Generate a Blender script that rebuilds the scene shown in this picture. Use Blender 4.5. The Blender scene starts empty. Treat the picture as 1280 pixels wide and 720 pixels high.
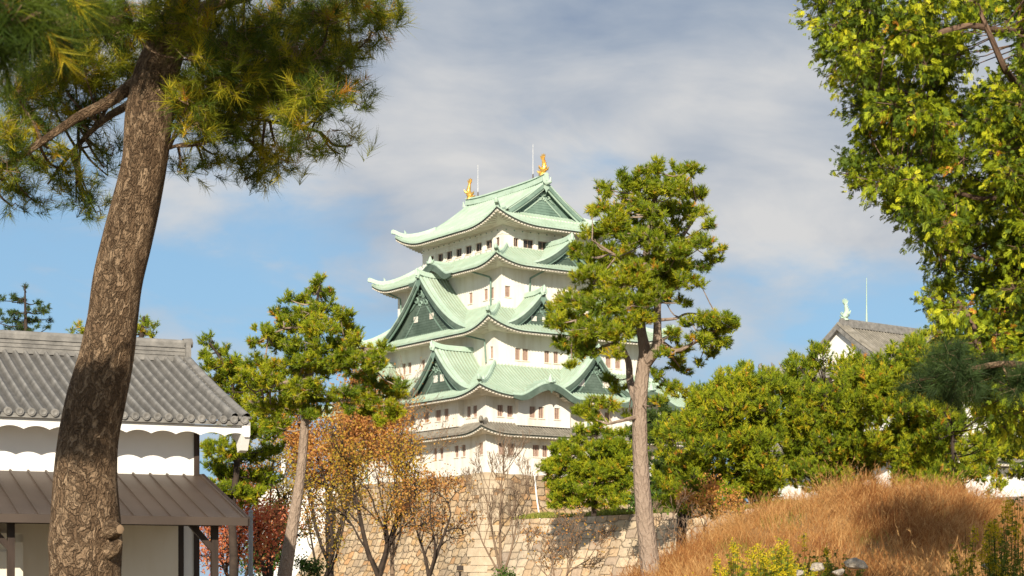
import bpy, math, random
import numpy as np
from mathutils import Vector
random.seed(5)
rng = np.random.default_rng(7)
R = math.radians
C = bpy.context.scene.collection
scene = bpy.context.scene
# ------------------------------------------------------------------ camera, sky, sun, exposure
F = 2265.0; EYE = 1.6; HZ = 735.0
cam = bpy.data.cameras.new('camera'); camo = bpy.data.objects.new('camera', cam); C.objects.link(camo)
camo.location = (0, 0, EYE); camo.rotation_euler = (R(90), 0, 0)
cam.sensor_width = 36; cam.lens = F * 36 / 1280; cam.shift_y = (HZ - 360) / 1280
cam.clip_end = 5000; cam.clip_start = 0.1
cam.dof.use_dof = True; cam.dof.focus_distance = 24; cam.dof.aperture_fstop = 8.0
scene.camera = camo
SUN_AZ = -96.0   # math angle in the ground plane of the direction TO the sun
SUN_EL = 25.0
sd = bpy.data.lights.new('sun', 'SUN'); so = bpy.data.objects.new('sun', sd); C.objects.link(so)
sd.energy = 4.2; sd.angle = R(0.5); sd.color = (1.0, 0.89, 0.72)
v = Vector((math.cos(R(SUN_AZ)) * math.cos(R(SUN_EL)), math.sin(R(SUN_AZ)) * math.cos(R(SUN_EL)), math.sin(R(SUN_EL))))
so.rotation_euler = v.to_track_quat('Z', 'Y').to_euler(); so.location = (0, -30, 30)
scene.view_settings.view_transform = 'Standard'; scene.view_settings.look = 'None'
scene.view_settings.exposure = 0.75; scene.view_settings.gamma = 1

w = bpy.data.worlds.new('World'); scene.world = w; w.use_nodes = True
nt = w.node_tree; nt.nodes.clear()
def N(nt, typ, **kw):
    n = nt.nodes.new(typ)
    for k, val in kw.items():
        if k.startswith('i_'):
            n.inputs[k[2:].replace('_', ' ')].default_value = val
        else: setattr(n, k, val)
    return n
def math_(nt, op, a, b=None, clamp=False):
    n = nt.nodes.new('ShaderNodeMath'); n.operation = op; n.use_clamp = clamp
    for i, x in enumerate((a, b)):
        if x is None: continue
        if isinstance(x, (int, float)): n.inputs[i].default_value = x
        else: nt.links.new(x, n.inputs[i])
    return n.outputs[0]
def ramp(nt, fac, stops, interp='LINEAR'):
    n = nt.nodes.new('ShaderNodeValToRGB'); cr = n.color_ramp; cr.interpolation = interp
    while len(cr.elements) > 1: cr.elements.remove(cr.elements[-1])
    cr.elements[0].position = stops[0][0]; cr.elements[0].color = (*stops[0][1], 1)
    for p, c in stops[1:]:
        e = cr.elements.new(p); e.color = (*c, 1)
    nt.links.new(fac, n.inputs[0]); return n.outputs[0]
def mixc(nt, fac, a, b, mode='MIX'):
    n = nt.nodes.new('ShaderNodeMix'); n.data_type = 'RGBA'; n.blend_type = mode
    for i, x in ((0, fac), (6, a), (7, b)):
        if isinstance(x, (int, float)): n.inputs[i].default_value = x
        elif isinstance(x, tuple): n.inputs[i].default_value = (*x, 1)
        else: nt.links.new(x, n.inputs[i])
    return n.outputs[2]
sky = N(nt, 'ShaderNodeTexSky'); sky.sky_type = 'NISHITA'; sky.sun_disc = False
sky.sun_elevation = R(SUN_EL); sky.sun_rotation = R(90 - SUN_AZ); sky.air_density = 1.0; sky.dust_density = 0.6; sky.ozone_density = 1.6
tc = N(nt, 'ShaderNodeTexCoord'); sp = N(nt, 'ShaderNodeSeparateXYZ'); nt.links.new(tc.outputs['Generated'], sp.inputs[0])
den = math_(nt, 'ADD', math_(nt, 'ABSOLUTE', sp.outputs[1]), 0.05)
U_ = math_(nt, 'DIVIDE', sp.outputs[0], den); W_ = math_(nt, 'DIVIDE', sp.outputs[2], den)
def vec(x, y, z=0.0):
    n = nt.nodes.new('ShaderNodeCombineXYZ')
    for i, q in enumerate((x, y, z)):
        if isinstance(q, (int, float)): n.inputs[i].default_value = q
        else: nt.links.new(q, n.inputs[i])
    return n.outputs[0]
def noise(vv, scale, detail, rough=0.5, dist=0.0):
    n = N(nt, 'ShaderNodeTexNoise'); n.inputs['Scale'].default_value = scale; n.inputs['Detail'].default_value = detail
    n.inputs['Roughness'].default_value = rough; n.inputs['Distortion'].default_value = dist
    nt.links.new(vv, n.inputs['Vector']); return n.outputs['Fac']
p1 = vec(U_, math_(nt, 'MULTIPLY', W_, 1.8), 3.1)
p1b = vec(math_(nt, 'ADD', U_, math_(nt, 'MULTIPLY', W_, 0.45)), math_(nt, 'MULTIPLY', W_, 2.4), 7.7)
nA = noise(p1, 5.0, 7, 0.52, 0.25)
nB = noise(p1b, 9.0, 8, 0.55, 0.35)
nC = noise(vec(U_, math_(nt, 'MULTIPLY', W_, 1.9), 1.3), 3.4, 5, 0.5, 0.2)
# coverage: thick aloft, thinner low on the left
cov = math_(nt, 'ADD', math_(nt, 'MULTIPLY', nA, 1.1), math_(nt, 'MULTIPLY', nB, 0.55))
cov = math_(nt, 'ADD', cov, math_(nt, 'MULTIPLY', math_(nt, 'SUBTRACT', W_, 0.20), 2.6))
cov = math_(nt, 'ADD', cov, math_(nt, 'MULTIPLY', U_, 0.35))
mask = ramp(nt, cov, [(0.60, (0, 0, 0)), (1.02, (1, 1, 1))], 'EASE')
shade = math_(nt, 'ADD', math_(nt, 'MULTIPLY', nC, 0.85), math_(nt, 'MULTIPLY', nB, 0.45))
ccol = ramp(nt, shade, [(0.50, (2.5, 3.2, 4.4)), (0.60, (3.5, 4.1, 5.0)), (0.68, (4.6, 5.0, 5.6)), (0.80, (6.5, 6.5, 6.5))])
wisp = ramp(nt, nB, [(0.47, (0, 0, 0)), (0.75, (1, 1, 1))])
skyt = mixc(nt, 1.0, sky.outputs[0], (0.92, 0.98, 1.0), 'MULTIPLY')
skyt = mixc(nt, ramp(nt, W_, [(0.0, (0.85, 0.85, 0.85)), (0.28, (0.4, 0.4, 0.4))]), skyt, (2.7, 5.0, 7.6))
base = mixc(nt, math_(nt, 'MULTIPLY', wisp, 0.9), skyt, (5.4, 5.7, 6.1))
fin = mixc(nt, mask, base, ccol)
# clouds only above the horizon plane
bg = N(nt, 'ShaderNodeBackground'); nt.links.new(fin, bg.inputs[0]); bg.inputs[1].default_value = 0.062
wo = N(nt, 'ShaderNodeOutputWorld'); nt.links.new(bg.outputs[0], wo.inputs[0])

def P(px, py, D): return np.array([(px - 640) / F * D, D, EYE + (HZ - py) / F * D])

# ------------------------------------------------------------------ materials
def new_mat(name):
    m = bpy.data.materials.new(name); m.use_nodes = True; t = m.node_tree
    return m, t, t.nodes['Principled BSDF']
def tex(t, typ, vecout, **inp):
    n = t.nodes.new(typ)
    for k, val in inp.items(): n.inputs[k.replace('_', ' ')].default_value = val
    if vecout is not None: t.links.new(vecout, n.inputs['Vector'])
    return n
def coords(t, kind='Object', scale=(1, 1, 1)):
    c = t.nodes.new('ShaderNodeTexCoord'); m = t.nodes.new('ShaderNodeMapping'); m.inputs['Scale'].default_value = scale
    t.links.new(c.outputs[kind], m.inputs['Vector']); return m.outputs[0]
def bump(t, h, dist, strength=1.0, normal=None):
    b = t.nodes.new('ShaderNodeBump'); b.inputs['Distance'].default_value = dist; b.inputs['Strength'].default_value = strength
    t.links.new(h, b.inputs['Height'])
    if normal is not None: t.links.new(normal, b.inputs['Normal'])
    return b.outputs[0]
def basic(name, cols, rough=0.8, scale=2.0, detail=6, bumpd=0.0, metal=0.0, stretch=(1, 1, 1), lo=0.3, hi=0.7, spec=0.3, bscale=None):
    m, t, b = new_mat(name); co = coords(t, 'Object', stretch)
    n = tex(t, 'ShaderNodeTexNoise', co, Scale=scale, Detail=detail, Roughness=0.62)
    k = len(cols); st = [(lo + (hi - lo) * i / max(1, k - 1), c) for i, c in enumerate(cols)]
    oc = ramp(t, n.outputs['Fac'], st)
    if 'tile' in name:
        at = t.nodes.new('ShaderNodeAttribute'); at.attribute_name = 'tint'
        oc = mixc(t, math_(t, 'MULTIPLY', at.outputs['Fac'], 0.6), oc, tuple(x * .35 for x in cols[0]))  # tile valleys coloured darker, grime and painted shade that make the ribs show
    t.links.new(oc, b.inputs['Base Color'])
    b.inputs['Roughness'].default_value = rough; b.inputs['Metallic'].default_value = metal
    b.inputs['Specular IOR Level'].default_value = spec
    if bumpd:
        n2 = tex(t, 'ShaderNodeTexNoise', co, Scale=bscale or scale * 4, Detail=6, Roughness=0.6)
        t.links.new(bump(t, n2.outputs['Fac'], bumpd), b.inputs['Normal'])
    return m
M = {}
M['plaster'] = basic('plaster', [(0.50, 0.45, 0.37), (0.68, 0.63, 0.54), (0.76, 0.725, 0.65), (0.80, 0.77, 0.71)], 0.9, 0.9, 9, 0.01, stretch=(1, 1, 0.14), lo=0.24, hi=0.60)
M['plaster2'] = basic('old_plaster', [(0.60, 0.54, 0.44), (0.72, 0.66, 0.56), (0.78, 0.74, 0.66)], 0.9, 0.8, 8, 0.01, stretch=(1, 1, 0.3))
M['white'] = basic('white_plaster', [(0.78, 0.77, 0.74), (0.82, 0.81, 0.79)], 0.9, 1.5, 5, 0.004)
def copper(name, c, extra):
    m, t, b = new_mat(name); co = coords(t, 'Object')
    n = tex(t, 'ShaderNodeTexNoise', co, Scale=0.45, Detail=8, Roughness=0.65)
    n2 = tex(t, 'ShaderNodeTexNoise', co, Scale=3.0, Detail=6, Roughness=0.7)
    a = ramp(t, n.outputs['Fac'], [(0.3, c[0]), (0.5, c[1]), (0.68, c[2])])
    f = ramp(t, n2.outputs['Fac'], [(0.52, (0, 0, 0)), (0.75, (1, 1, 1))])
    cc = mixc(t, math_(t, 'MULTIPLY', f, 0.7), a, extra)
    ns = tex(t, 'ShaderNodeTexNoise', coords(t, 'UV', (1.6, .22, 1)), Scale=1.0, Detail=8, Roughness=0.7)
    cc = mixc(t, math_(t, 'MULTIPLY', ramp(t, ns.outputs['Fac'], [(0.5, (0, 0, 0)), (0.72, (1, 1, 1))]), 0.55), cc, (extra[0] * .7, extra[1] * .72, extra[2] * .8))
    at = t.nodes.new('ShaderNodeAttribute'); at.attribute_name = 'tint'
    cc = mixc(t, math_(t, 'MULTIPLY', at.outputs['Fac'], 0.55), cc, (extra[0] * .62, extra[1] * .62, extra[2] * .62))  # valleys darkened in the colour: seam grime plus the shade between ribs
    t.links.new(cc, b.inputs['Base Color'])
    b.inputs['Roughness'].default_value = 0.75; b.inputs['Specular IOR Level'].default_value = 0.3
    t.links.new(bump(t, n2.outputs['Fac'], 0.02), b.inputs['Normal']); return m
M['copper'] = copper('patina_copper', [(0.290, 0.405, 0.320), (0.352, 0.475, 0.389), (0.422, 0.537, 0.458)], (0.370, 0.396, 0.268))
M['copper_light'] = copper('pale_patina_copper', [(0.341, 0.466, 0.377), (0.409, 0.537, 0.444), (0.478, 0.598, 0.511)], (0.341, 0.414, 0.285))
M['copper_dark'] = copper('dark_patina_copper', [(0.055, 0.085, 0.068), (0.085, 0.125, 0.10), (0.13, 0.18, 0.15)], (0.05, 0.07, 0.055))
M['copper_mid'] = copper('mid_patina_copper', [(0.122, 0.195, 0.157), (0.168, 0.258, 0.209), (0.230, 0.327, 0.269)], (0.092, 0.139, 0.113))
M['fascia'] = basic('dark_eave_board', [(0.05, 0.06, 0.05), (0.09, 0.1, 0.085)], 0.9, 3)  # dark board set back under the tile ends
M['gold'] = basic('gold', [(0.85, 0.48, 0.10), (0.95, 0.62, 0.18)], 0.32, 3, 5, 0.03, metal=0.75, spec=0.5)
M['tile'] = basic('grey_roof_tile', [(0.120, 0.116, 0.109), (0.190, 0.183, 0.172), (0.268, 0.257, 0.239)], 0.7, 3.0, 8, 0.01)
M['tile_old'] = basic('weathered_roof_tile', [(0.164, 0.152, 0.127), (0.254, 0.234, 0.197), (0.344, 0.316, 0.271)], 0.8, 1.4, 8, 0.02)
M['brown_metal'] = basic('brown_sheet_roof', [(0.049, 0.035, 0.027), (0.072, 0.052, 0.040)], 0.5, 0.8, 5, 0.0, spec=0.4)
M['dark_wood'] = basic('dark_timber', [(0.022, 0.015, 0.012), (0.05, 0.033, 0.025)], 0.6, 6, 6, 0.004, stretch=(1, 1, 0.2))
M['lattice'] = basic('window_lattice', [(0.34, 0.22, 0.17), (0.46, 0.33, 0.27)], 0.8, 4)
M['pane'] = basic('dark_pane', [(0.035, 0.03, 0.028), (0.06, 0.05, 0.045)], 0.25, 1, spec=0.5)
M['lead'] = basic('grey_metal', [(0.28, 0.29, 0.30), (0.36, 0.37, 0.38)], 0.5, 4, metal=0.3)
M['white_paint'] = basic('white_paint', [(0.7, 0.69, 0.66), (0.8, 0.8, 0.78)], 0.6, 3)

def stone(name, cols, sc, joint, sx=1.0, bd=0.10, rnd=0.8):
    m, t, b = new_mat(name); co = coords(t, 'UV', (sx, 1, 1))
    nz = tex(t, 'ShaderNodeTexNoise', co, Scale=1.3, Detail=3)
    mm = t.nodes.new('ShaderNodeMix'); mm.data_type = 'VECTOR'; mm.inputs[0].default_value = 0.12
    t.links.new(co, mm.inputs[4]); t.links.new(nz.outputs['Color'], mm.inputs[5])
    v1 = tex(t, 'ShaderNodeTexVoronoi', mm.outputs[1], Scale=sc); v1.voronoi_dimensions = '2D'; v1.feature = 'F1'; v1.distance = 'CHEBYCHEV'
    v1.inputs['Randomness'].default_value = rnd
    v2 = tex(t, 'ShaderNodeTexVoronoi', mm.outputs[1], Scale=sc); v2.voronoi_dimensions = '2D'; v2.feature = 'F2'; v2.distance = 'CHEBYCHEV'
    v2.inputs['Randomness'].default_value = rnd
    edge = math_(t, 'SUBTRACT', v2.outputs['Distance'], v1.outputs['Distance'])
    sepc = t.nodes.new('ShaderNodeSeparateColor'); t.links.new(v1.outputs['Color'], sepc.inputs[0])
    k = len(cols); base = ramp(t, sepc.outputs[0], [(i / k, c) for i, c in enumerate(cols)], 'CONSTANT')
    n = tex(t, 'ShaderNodeTexNoise', coords(t, 'Object'), Scale=2.2, Detail=9, Roughness=0.7)
    n3 = tex(t, 'ShaderNodeTexNoise', coords(t, 'Object', (1, 1, 0.5)), Scale=0.22, Detail=5, Roughness=0.6)
    var = ramp(t, n.outputs['Fac'], [(0.3, (0.62, 0.6, 0.58)), (0.55, (1, 1, 1)), (0.75, (1.12, 1.05, 0.95))])
    c2 = mixc(t, 1.0, base, var, 'MULTIPLY')
    big = ramp(t, n3.outputs['Fac'], [(0.40, (0.80, 0.80, 0.80)), (0.62, (1.08, 1.02, 0.94))])
    c2 = mixc(t, 1.0, c2, big, 'MULTIPLY')
    jf = ramp(t, edge, [(0.0, (1, 1, 1)), (joint, (0.45, 0.45, 0.45)), (joint * 2.2, (0, 0, 0))])
    c3 = mixc(t, math_(t, 'MULTIPLY', jf, 0.7), c2, (0.115, 0.09, 0.062))
    t.links.new(c3, b.inputs['Base Color']); b.inputs['Roughness'].default_value = 0.95; b.inputs['Specular IOR Level'].default_value = 0.15
    hgt = ramp(t, edge, [(0.0, (0, 0, 0)), (joint * 3, (0.8, 0.8, 0.8)), (0.7, (1, 1, 1))])
    hh = math_(t, 'ADD', hgt, math_(t, 'MULTIPLY', n.outputs['Fac'], 0.5))
    t.links.new(bump(t, hh, bd), b.inputs['Normal']); return m
M['stone'] = stone('castle_stone', [(0.511, 0.390, 0.254), (0.448, 0.338, 0.221), (0.544, 0.427, 0.294), (0.495, 0.309, 0.166), (0.400, 0.316, 0.227), (0.560, 0.449, 0.314), (0.503, 0.353, 0.200), (0.464, 0.367, 0.260)], 1.25, 0.05, 0.75, 0.2)
M['stone2'] = stone('rampart_stone', [(0.575, 0.469, 0.340), (0.505, 0.404, 0.294), (0.609, 0.501, 0.372), (0.539, 0.404, 0.271), (0.435, 0.348, 0.271), (0.627, 0.517, 0.387)], 1.3, 0.05, 0.62, 0.10, 0.5)
M['quoin'] = basic('corner_stone', [(0.414, 0.324, 0.216), (0.510, 0.406, 0.285), (0.574, 0.474, 0.348)], 0.95, 0.9, 8, 0.04, bscale=3)
M['rock'] = basic('rock', [(0.240, 0.210, 0.173), (0.405, 0.360, 0.300), (0.540, 0.480, 0.405)], 0.95, 5, 9, 0.06)
def bark(name, cols, sc, vs, bd, cracks=True, var=.35):
    m, t, b = new_mat(name); co = coords(t, 'UV', (1, vs, 1))
    nz = tex(t, 'ShaderNodeTexNoise', co, Scale=sc * 0.5, Detail=5)
    mm = t.nodes.new('ShaderNodeMix'); mm.data_type = 'VECTOR'; mm.inputs[0].default_value = 0.12
    t.links.new(co, mm.inputs[4]); t.links.new(nz.outputs['Color'], mm.inputs[5])
    vo = tex(t, 'ShaderNodeTexVoronoi', mm.outputs[1], Scale=sc); vo.feature = 'DISTANCE_TO_EDGE'; vo.voronoi_dimensions = '2D'
    vc = tex(t, 'ShaderNodeTexVoronoi', mm.outputs[1], Scale=sc); vc.voronoi_dimensions = '2D'
    n = tex(t, 'ShaderNodeTexNoise', coords(t, 'UV', (1, 0.5, 1)), Scale=sc * 3.2, Detail=9, Roughness=0.75)
    sepc = t.nodes.new('ShaderNodeSeparateColor'); t.links.new(vc.outputs['Color'], sepc.inputs[0])
    fac = math_(t, 'ADD', math_(t, 'MULTIPLY', sepc.outputs[0], var), math_(t, 'MULTIPLY', n.outputs['Fac'], 1 - var))
    k = len(cols); c = ramp(t, fac, [(0.28 + 0.42 * i / (k - 1), q) for i, q in enumerate(cols)])
    cr = ramp(t, vo.outputs['Distance'], [(0.0, (1, 1, 1)), (0.09, (0.3, 0.3, 0.3)), (0.22, (0, 0, 0))])
    big = tex(t, 'ShaderNodeTexNoise', coords(t, 'UV', (1, .6, 1)), Scale=sc * .35, Detail=4)
    cr = math_(t, 'MULTIPLY', cr, ramp(t, big.outputs['Fac'], [(0.35, (.25, .25, .25)), (0.6, (1, 1, 1))]))
    c = mixc(t, math_(t, 'MULTIPLY', cr, 0.75 if cracks else 0.1), c, tuple(x * 0.22 for x in cols[0]))
    t.links.new(c, b.inputs['Base Color']); b.inputs['Roughness'].default_value = 0.95; b.inputs['Specular IOR Level'].default_value = 0.12
    h = math_(t, 'ADD', ramp(t, vo.outputs['Distance'], [(0, (0, 0, 0)), (0.3, (0.9, 0.9, 0.9)), (0.6, (1, 1, 1))]), math_(t, 'MULTIPLY', n.outputs['Fac'], 0.9))
    t.links.new(bump(t, h, bd), b.inputs['Normal']); return m
M['bark'] = bark('pine_bark', [(0.085, 0.053, 0.032), (0.25, 0.165, 0.10), (0.54, 0.385, 0.25)], 42, 0.45, 0.03, var=.25)
M['bark_far'] = bark('pale_pine_bark', [(0.208, 0.152, 0.116), (0.304, 0.232, 0.180), (0.400, 0.312, 0.248)], 16, 0.3, 0.02, False, var=.1)
M['bark_cyp'] = bark('cypress_bark', [(0.088, 0.056, 0.040), (0.160, 0.104, 0.072), (0.240, 0.160, 0.112)], 20, 0.2, 0.006)
M['bark_dark'] = basic('dark_bark', [(0.03, 0.022, 0.018), (0.07, 0.05, 0.038)], 0.95, 5)
M['bark_twig'] = basic('pale_twig_bark', [(0.16, 0.11, 0.075), (0.27, 0.19, 0.13)], 0.95, 3)
def leafmat(name, stops, trans=0.35, rough=0.6):
    m = bpy.data.materials.new(name); m.use_nodes = True; t = m.node_tree; b = t.nodes['Principled BSDF']
    a = t.nodes.new('ShaderNodeAttribute'); a.attribute_name = 'tint'
    c = ramp(t, a.outputs['Fac'], stops)
    t.links.new(c, b.inputs['Base Color']); b.inputs['Roughness'].default_value = rough; b.inputs['Specular IOR Level'].default_value = 0.25
    tr = t.nodes.new('ShaderNodeBsdfTranslucent'); t.links.new(c, tr.inputs[0])
    mx = t.nodes.new('ShaderNodeMixShader'); mx.inputs[0].default_value = trans
    t.links.new(b.outputs[0], mx.inputs[1]); t.links.new(tr.outputs[0], mx.inputs[2])
    t.links.new(mx.outputs[0], t.nodes['Material Output'].inputs[0]); return m
M['needle'] = leafmat('pine_needles', [(0.0, (0.073, 0.128, 0.010)), (0.35, (0.184, 0.255, 0.012)), (0.7, (0.388, 0.418, 0.016)), (0.86, (0.524, 0.469, 0.020)), (0.93, (0.582, 0.347, 0.030)), (1.0, (0.563, 0.235, 0.030))], 0.3)
M['needle_near'] = leafmat('near_pine_needles', [(0.0, (0.05, 0.09, 0.012)), (0.5, (0.14, 0.185, 0.014)), (0.75, (0.34, 0.34, 0.02)), (0.9, (0.60, 0.50, 0.025)), (1.0, (0.60, 0.26, 0.03))], 0.4)
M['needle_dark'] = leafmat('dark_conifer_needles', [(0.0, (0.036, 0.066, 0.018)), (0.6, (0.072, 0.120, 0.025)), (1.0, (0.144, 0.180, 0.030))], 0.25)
M['cypress'] = leafmat('cypress_leaf', [(0.0, (0.022, 0.045, 0.006)), (0.35, (0.10, 0.155, 0.008)), (0.6, (0.32, 0.38, 0.012)), (0.96, (0.62, 0.58, 0.03)), (0.975, (0.5, 0.16, 0.02)), (1.0, (0.5, 0.2, 0.03))], 0.16)
M['autumn'] = leafmat('autumn_leaf', [(0.0, (0.400, 0.173, 0.058)), (0.4, (0.552, 0.251, 0.082)), (0.7, (0.628, 0.329, 0.089)), (1.0, (0.628, 0.399, 0.068))], 0.4)
M['yellowleaf'] = leafmat('yellow_leaf', [(0.0, (0.304, 0.256, 0.032)), (0.5, (0.528, 0.368, 0.040)), (0.8, (0.528, 0.272, 0.048)), (1.0, (0.400, 0.152, 0.040))], 0.4)
M['redleaf'] = leafmat('red_leaf', [(0.0, (0.58, 0.14, 0.07)), (0.6, (0.74, 0.26, 0.13)), (1.0, (0.70, 0.38, 0.15))], 0.45)
M['shrub'] = leafmat('shrub_leaf', [(0.0, (0.03, 0.07, 0.015)), (0.6, (0.07, 0.14, 0.02)), (1.0, (0.14, 0.22, 0.03))], 0.3)
M['dry'] = leafmat('dry_grass', [(0.0, (0.222, 0.079, 0.026)), (0.35, (0.377, 0.161, 0.049)), (0.75, (0.509, 0.269, 0.090)), (1.0, (0.609, 0.372, 0.153))], 0.3, 0.8)
M['goldenrod'] = leafmat('goldenrod', [(0.0, (0.081, 0.126, 0.018)), (0.45, (0.198, 0.243, 0.018)), (0.5, (0.540, 0.432, 0.013)), (1.0, (0.675, 0.540, 0.018))], 0.3)
M['greengrass'] = leafmat('green_grass', [(0.0, (0.16, 0.19, 0.03)), (1.0, (0.34, 0.33, 0.06))], 0.3)
M['soil'] = basic('dry_soil', [(0.16, 0.10, 0.055), (0.26, 0.17, 0.09), (0.34, 0.24, 0.13)], 1.0, 1.5, 8, 0.03)
M['ground'] = basic('ground_earth', [(0.13, 0.115, 0.07), (0.2, 0.17, 0.11), (0.27, 0.23, 0.16)], 1.0, 0.3, 8, 0.02)
M['turf'] = basic('turf', [(0.14, 0.16, 0.035), (0.22, 0.23, 0.05)], 1.0, 1.0, 8, 0.02)

# ------------------------------------------------------------------ mesh builder
class MB:
    def __init__(s): s.V = []; s.F = []; s.n = 0
    def add(s, V, Fc, mat=0, uv=None, tint=None, smooth=False):
        V = np.asarray(V, dtype=np.float64).reshape(-1, 3); Fc = np.asarray(Fc, dtype=np.int64)
        k = len(V)
        uv = np.zeros((k, 2)) if uv is None else np.asarray(uv).reshape(-1, 2)
        tint = np.zeros(k) if tint is None else np.broadcast_to(np.asarray(tint, dtype=float), (k,))
        s.V.append((V, uv, tint)); s.F.append((Fc + s.n, mat, smooth)); s.n += k
    def box(s, x0, x1, y0, y1, z0, z1, mat=0):
        V = np.array([[x, y, z] for z in (z0, z1) for y in (y0, y1) for x in (x0, x1)])
        Fc = [[0, 2, 3, 1], [4, 5, 7, 6], [0, 1, 5, 4], [2, 6, 7, 3], [0, 4, 6, 2], [1, 3, 7, 5]]
        uv = np.stack([V[:, 0] + V[:, 1], V[:, 2]], 1)
        s.add(V, Fc, mat, uv)
    def build(s, name, mats, parent=None, origin=(0, 0, 0), xf=None):
        me = bpy.data.meshes.new(name)
        V = np.concatenate([a[0] for a in s.V]); UV = np.concatenate([a[1] for a in s.V]); T = np.concatenate([a[2] for a in s.V])
        if xf is not None: V = xf(V)
        V = V - np.asarray(origin)
        loops = np.concatenate([f[0].ravel() for f in s.F]); tot = np.concatenate([np.full(len(f[0]), f[0].shape[1]) for f in s.F])
        mi = np.concatenate([np.full(len(f[0]), f[1]) for f in s.F]); sm = np.concatenate([np.full(len(f[0]), f[2]) for f in s.F])
        st = np.concatenate([[0], np.cumsum(tot)[:-1]])
        me.vertices.add(len(V)); me.vertices.foreach_set('co', V.ravel().astype(np.float32))
        me.loops.add(len(loops)); me.loops.foreach_set('vertex_index', loops.astype(np.int32))
        me.polygons.add(len(tot)); me.polygons.foreach_set('loop_start', st.astype(np.int32))
        me.polygons.foreach_set('material_index', mi.astype(np.int32)); me.polygons.foreach_set('use_smooth', sm.astype(bool))
        me.update(calc_edges=True)
        l = me.uv_layers.new(name='UVMap'); l.data.foreach_set('uv', UV[loops].ravel().astype(np.float32))
        at = me.attributes.new('tint', 'FLOAT', 'POINT'); at.data.foreach_set('value', T.astype(np.float32))
        if not isinstance(mats, (list, tuple)): mats = [mats]
        for m in mats: me.materials.append(m)
        o = bpy.data.objects.new(name, me); C.objects.link(o)
        if parent is not None: o.parent = parent
        else: o.location = origin
        return o
def tag(o, label, cat, group=None):
    o['label'] = label; o['category'] = cat
    if group: o['group'] = group
    return o
def empty(name, loc, label, cat, group=None, rz=0):
    o = bpy.data.objects.new(name, None); C.objects.link(o); o.location = loc; o.rotation_euler = (0, 0, rz); o.empty_display_size = 0.5
    return tag(o, label, cat, group)
def grid_faces(nu, nv):
    i = np.arange(nu - 1)[:, None]; j = np.arange(nv - 1)[None, :]
    a = i * nv + j
    return np.stack([a, a + nv, a + nv + 1, a + 1], -1).reshape(-1, 4)
def nrm(a):
    a = np.asarray(a, float); return a / (np.linalg.norm(a, axis=-1, keepdims=True) + 1e-12)
def smooth_path(pts, n):
    pts = np.asarray(pts, float); k = len(pts); t = np.linspace(0, k - 1, n); i = np.clip(t.astype(int), 0, k - 2); f = (t - i)[:, None]
    ext = np.vstack([2 * pts[0] - pts[1], pts, 2 * pts[-1] - pts[-2]])
    p0, p1, p2, p3 = ext[i], ext[i + 1], ext[i + 2], ext[i + 3]
    return 0.5 * (2 * p1 + (p2 - p0) * f + (2 * p0 - 5 * p1 + 4 * p2 - p3) * f ** 2 + (3 * p1 - p0 - 3 * p2 + p3) * f ** 3)
def tube(mb, pts, rad, n=8, mat=0, rough=0.0, smooth=True, tint=0):
    pts = np.asarray(pts, float); m = len(pts); rad = np.broadcast_to(np.asarray(rad, float), (m,))
    T = nrm(np.gradient(pts, axis=0)); ref = np.array([0, 1.0, 0.01]) if abs(T[0][1]) < 0.9 else np.array([1.0, 0, 0])
    fr = []; s = nrm(np.cross(T[0], ref))
    for k in range(m):
        s = nrm(s - T[k] * np.dot(s, T[k])); fr.append(s)
    S = np.array(fr); B = np.cross(T, S)
    a = np.linspace(0, 2 * np.pi, n + 1)
    L = np.concatenate([[0], np.cumsum(np.linalg.norm(np.diff(pts, axis=0), axis=1))])
    rr = rad[:, None] * np.ones(n + 1)
    if rough:
        for fq, am in ((2, 0.5), (5, 0.35), (11, 0.25)):
            ph = rng.uniform(0, 6.28); rr = rr * (1 + rough * am * np.sin(fq * a[None, :] + ph + L[:, None] / (rad.mean() + 1e-6) * rng.uniform(0.2, 0.7)) * np.sin(L[:, None] / (rad.mean() * 1.7) * rng.uniform(0.6, 1.4) + ph * 2 + fq))
        rr[:, -1] = rr[:, 0]
    V = pts[:, None, :] + rr[..., None] * (np.cos(a)[None, :, None] * S[:, None, :] + np.sin(a)[None, :, None] * B[:, None, :])
    uv = np.stack([np.broadcast_to(a * rad.mean(), (m, n + 1)), np.broadcast_to(L[:, None], (m, n + 1))], -1)
    mb.add(V, grid_faces(m, n + 1), mat, uv, tint, smooth)
    # end cap
    mb.add(np.vstack([V[-1][:n], pts[-1] + T[-1] * rad[-1] * 0.3]), [[i, (i + 1) % n, n] for i in range(n)], mat, None, tint, smooth)
def sticks(mb, A, B, ra, rb, mat=0, tint=0):
    A = np.asarray(A, float).reshape(-1, 3); B = np.asarray(B, float).reshape(-1, 3); n = len(A)
    if n == 0: return
    ra = np.broadcast_to(ra, (n,)); rb = np.broadcast_to(rb, (n,))
    T = nrm(B - A); ref = np.where(np.abs(T[:, 2:3]) > 0.9, np.array([[1.0, 0, 0]]), np.array([[0, 0, 1.0]]))
    S = nrm(np.cross(T, ref)); W = np.cross(T, S)
    V = []
    for Q, r in ((A, ra), (B, rb)):
        for k in range(3):
            an = k * 2.0944; V.append(Q + r[:, None] * (math.cos(an) * S + math.sin(an) * W))
    V = np.stack(V, 1); base = np.arange(n)[:, None, None] * 6
    Fq = np.array([[0, 1, 4, 3], [1, 2, 5, 4], [2, 0, 3, 5]])[None]
    mb.add(V.reshape(-1, 3), (base + Fq).reshape(-1, 4), mat, None, np.repeat(np.broadcast_to(tint, (n,)), 6), True)
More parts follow.
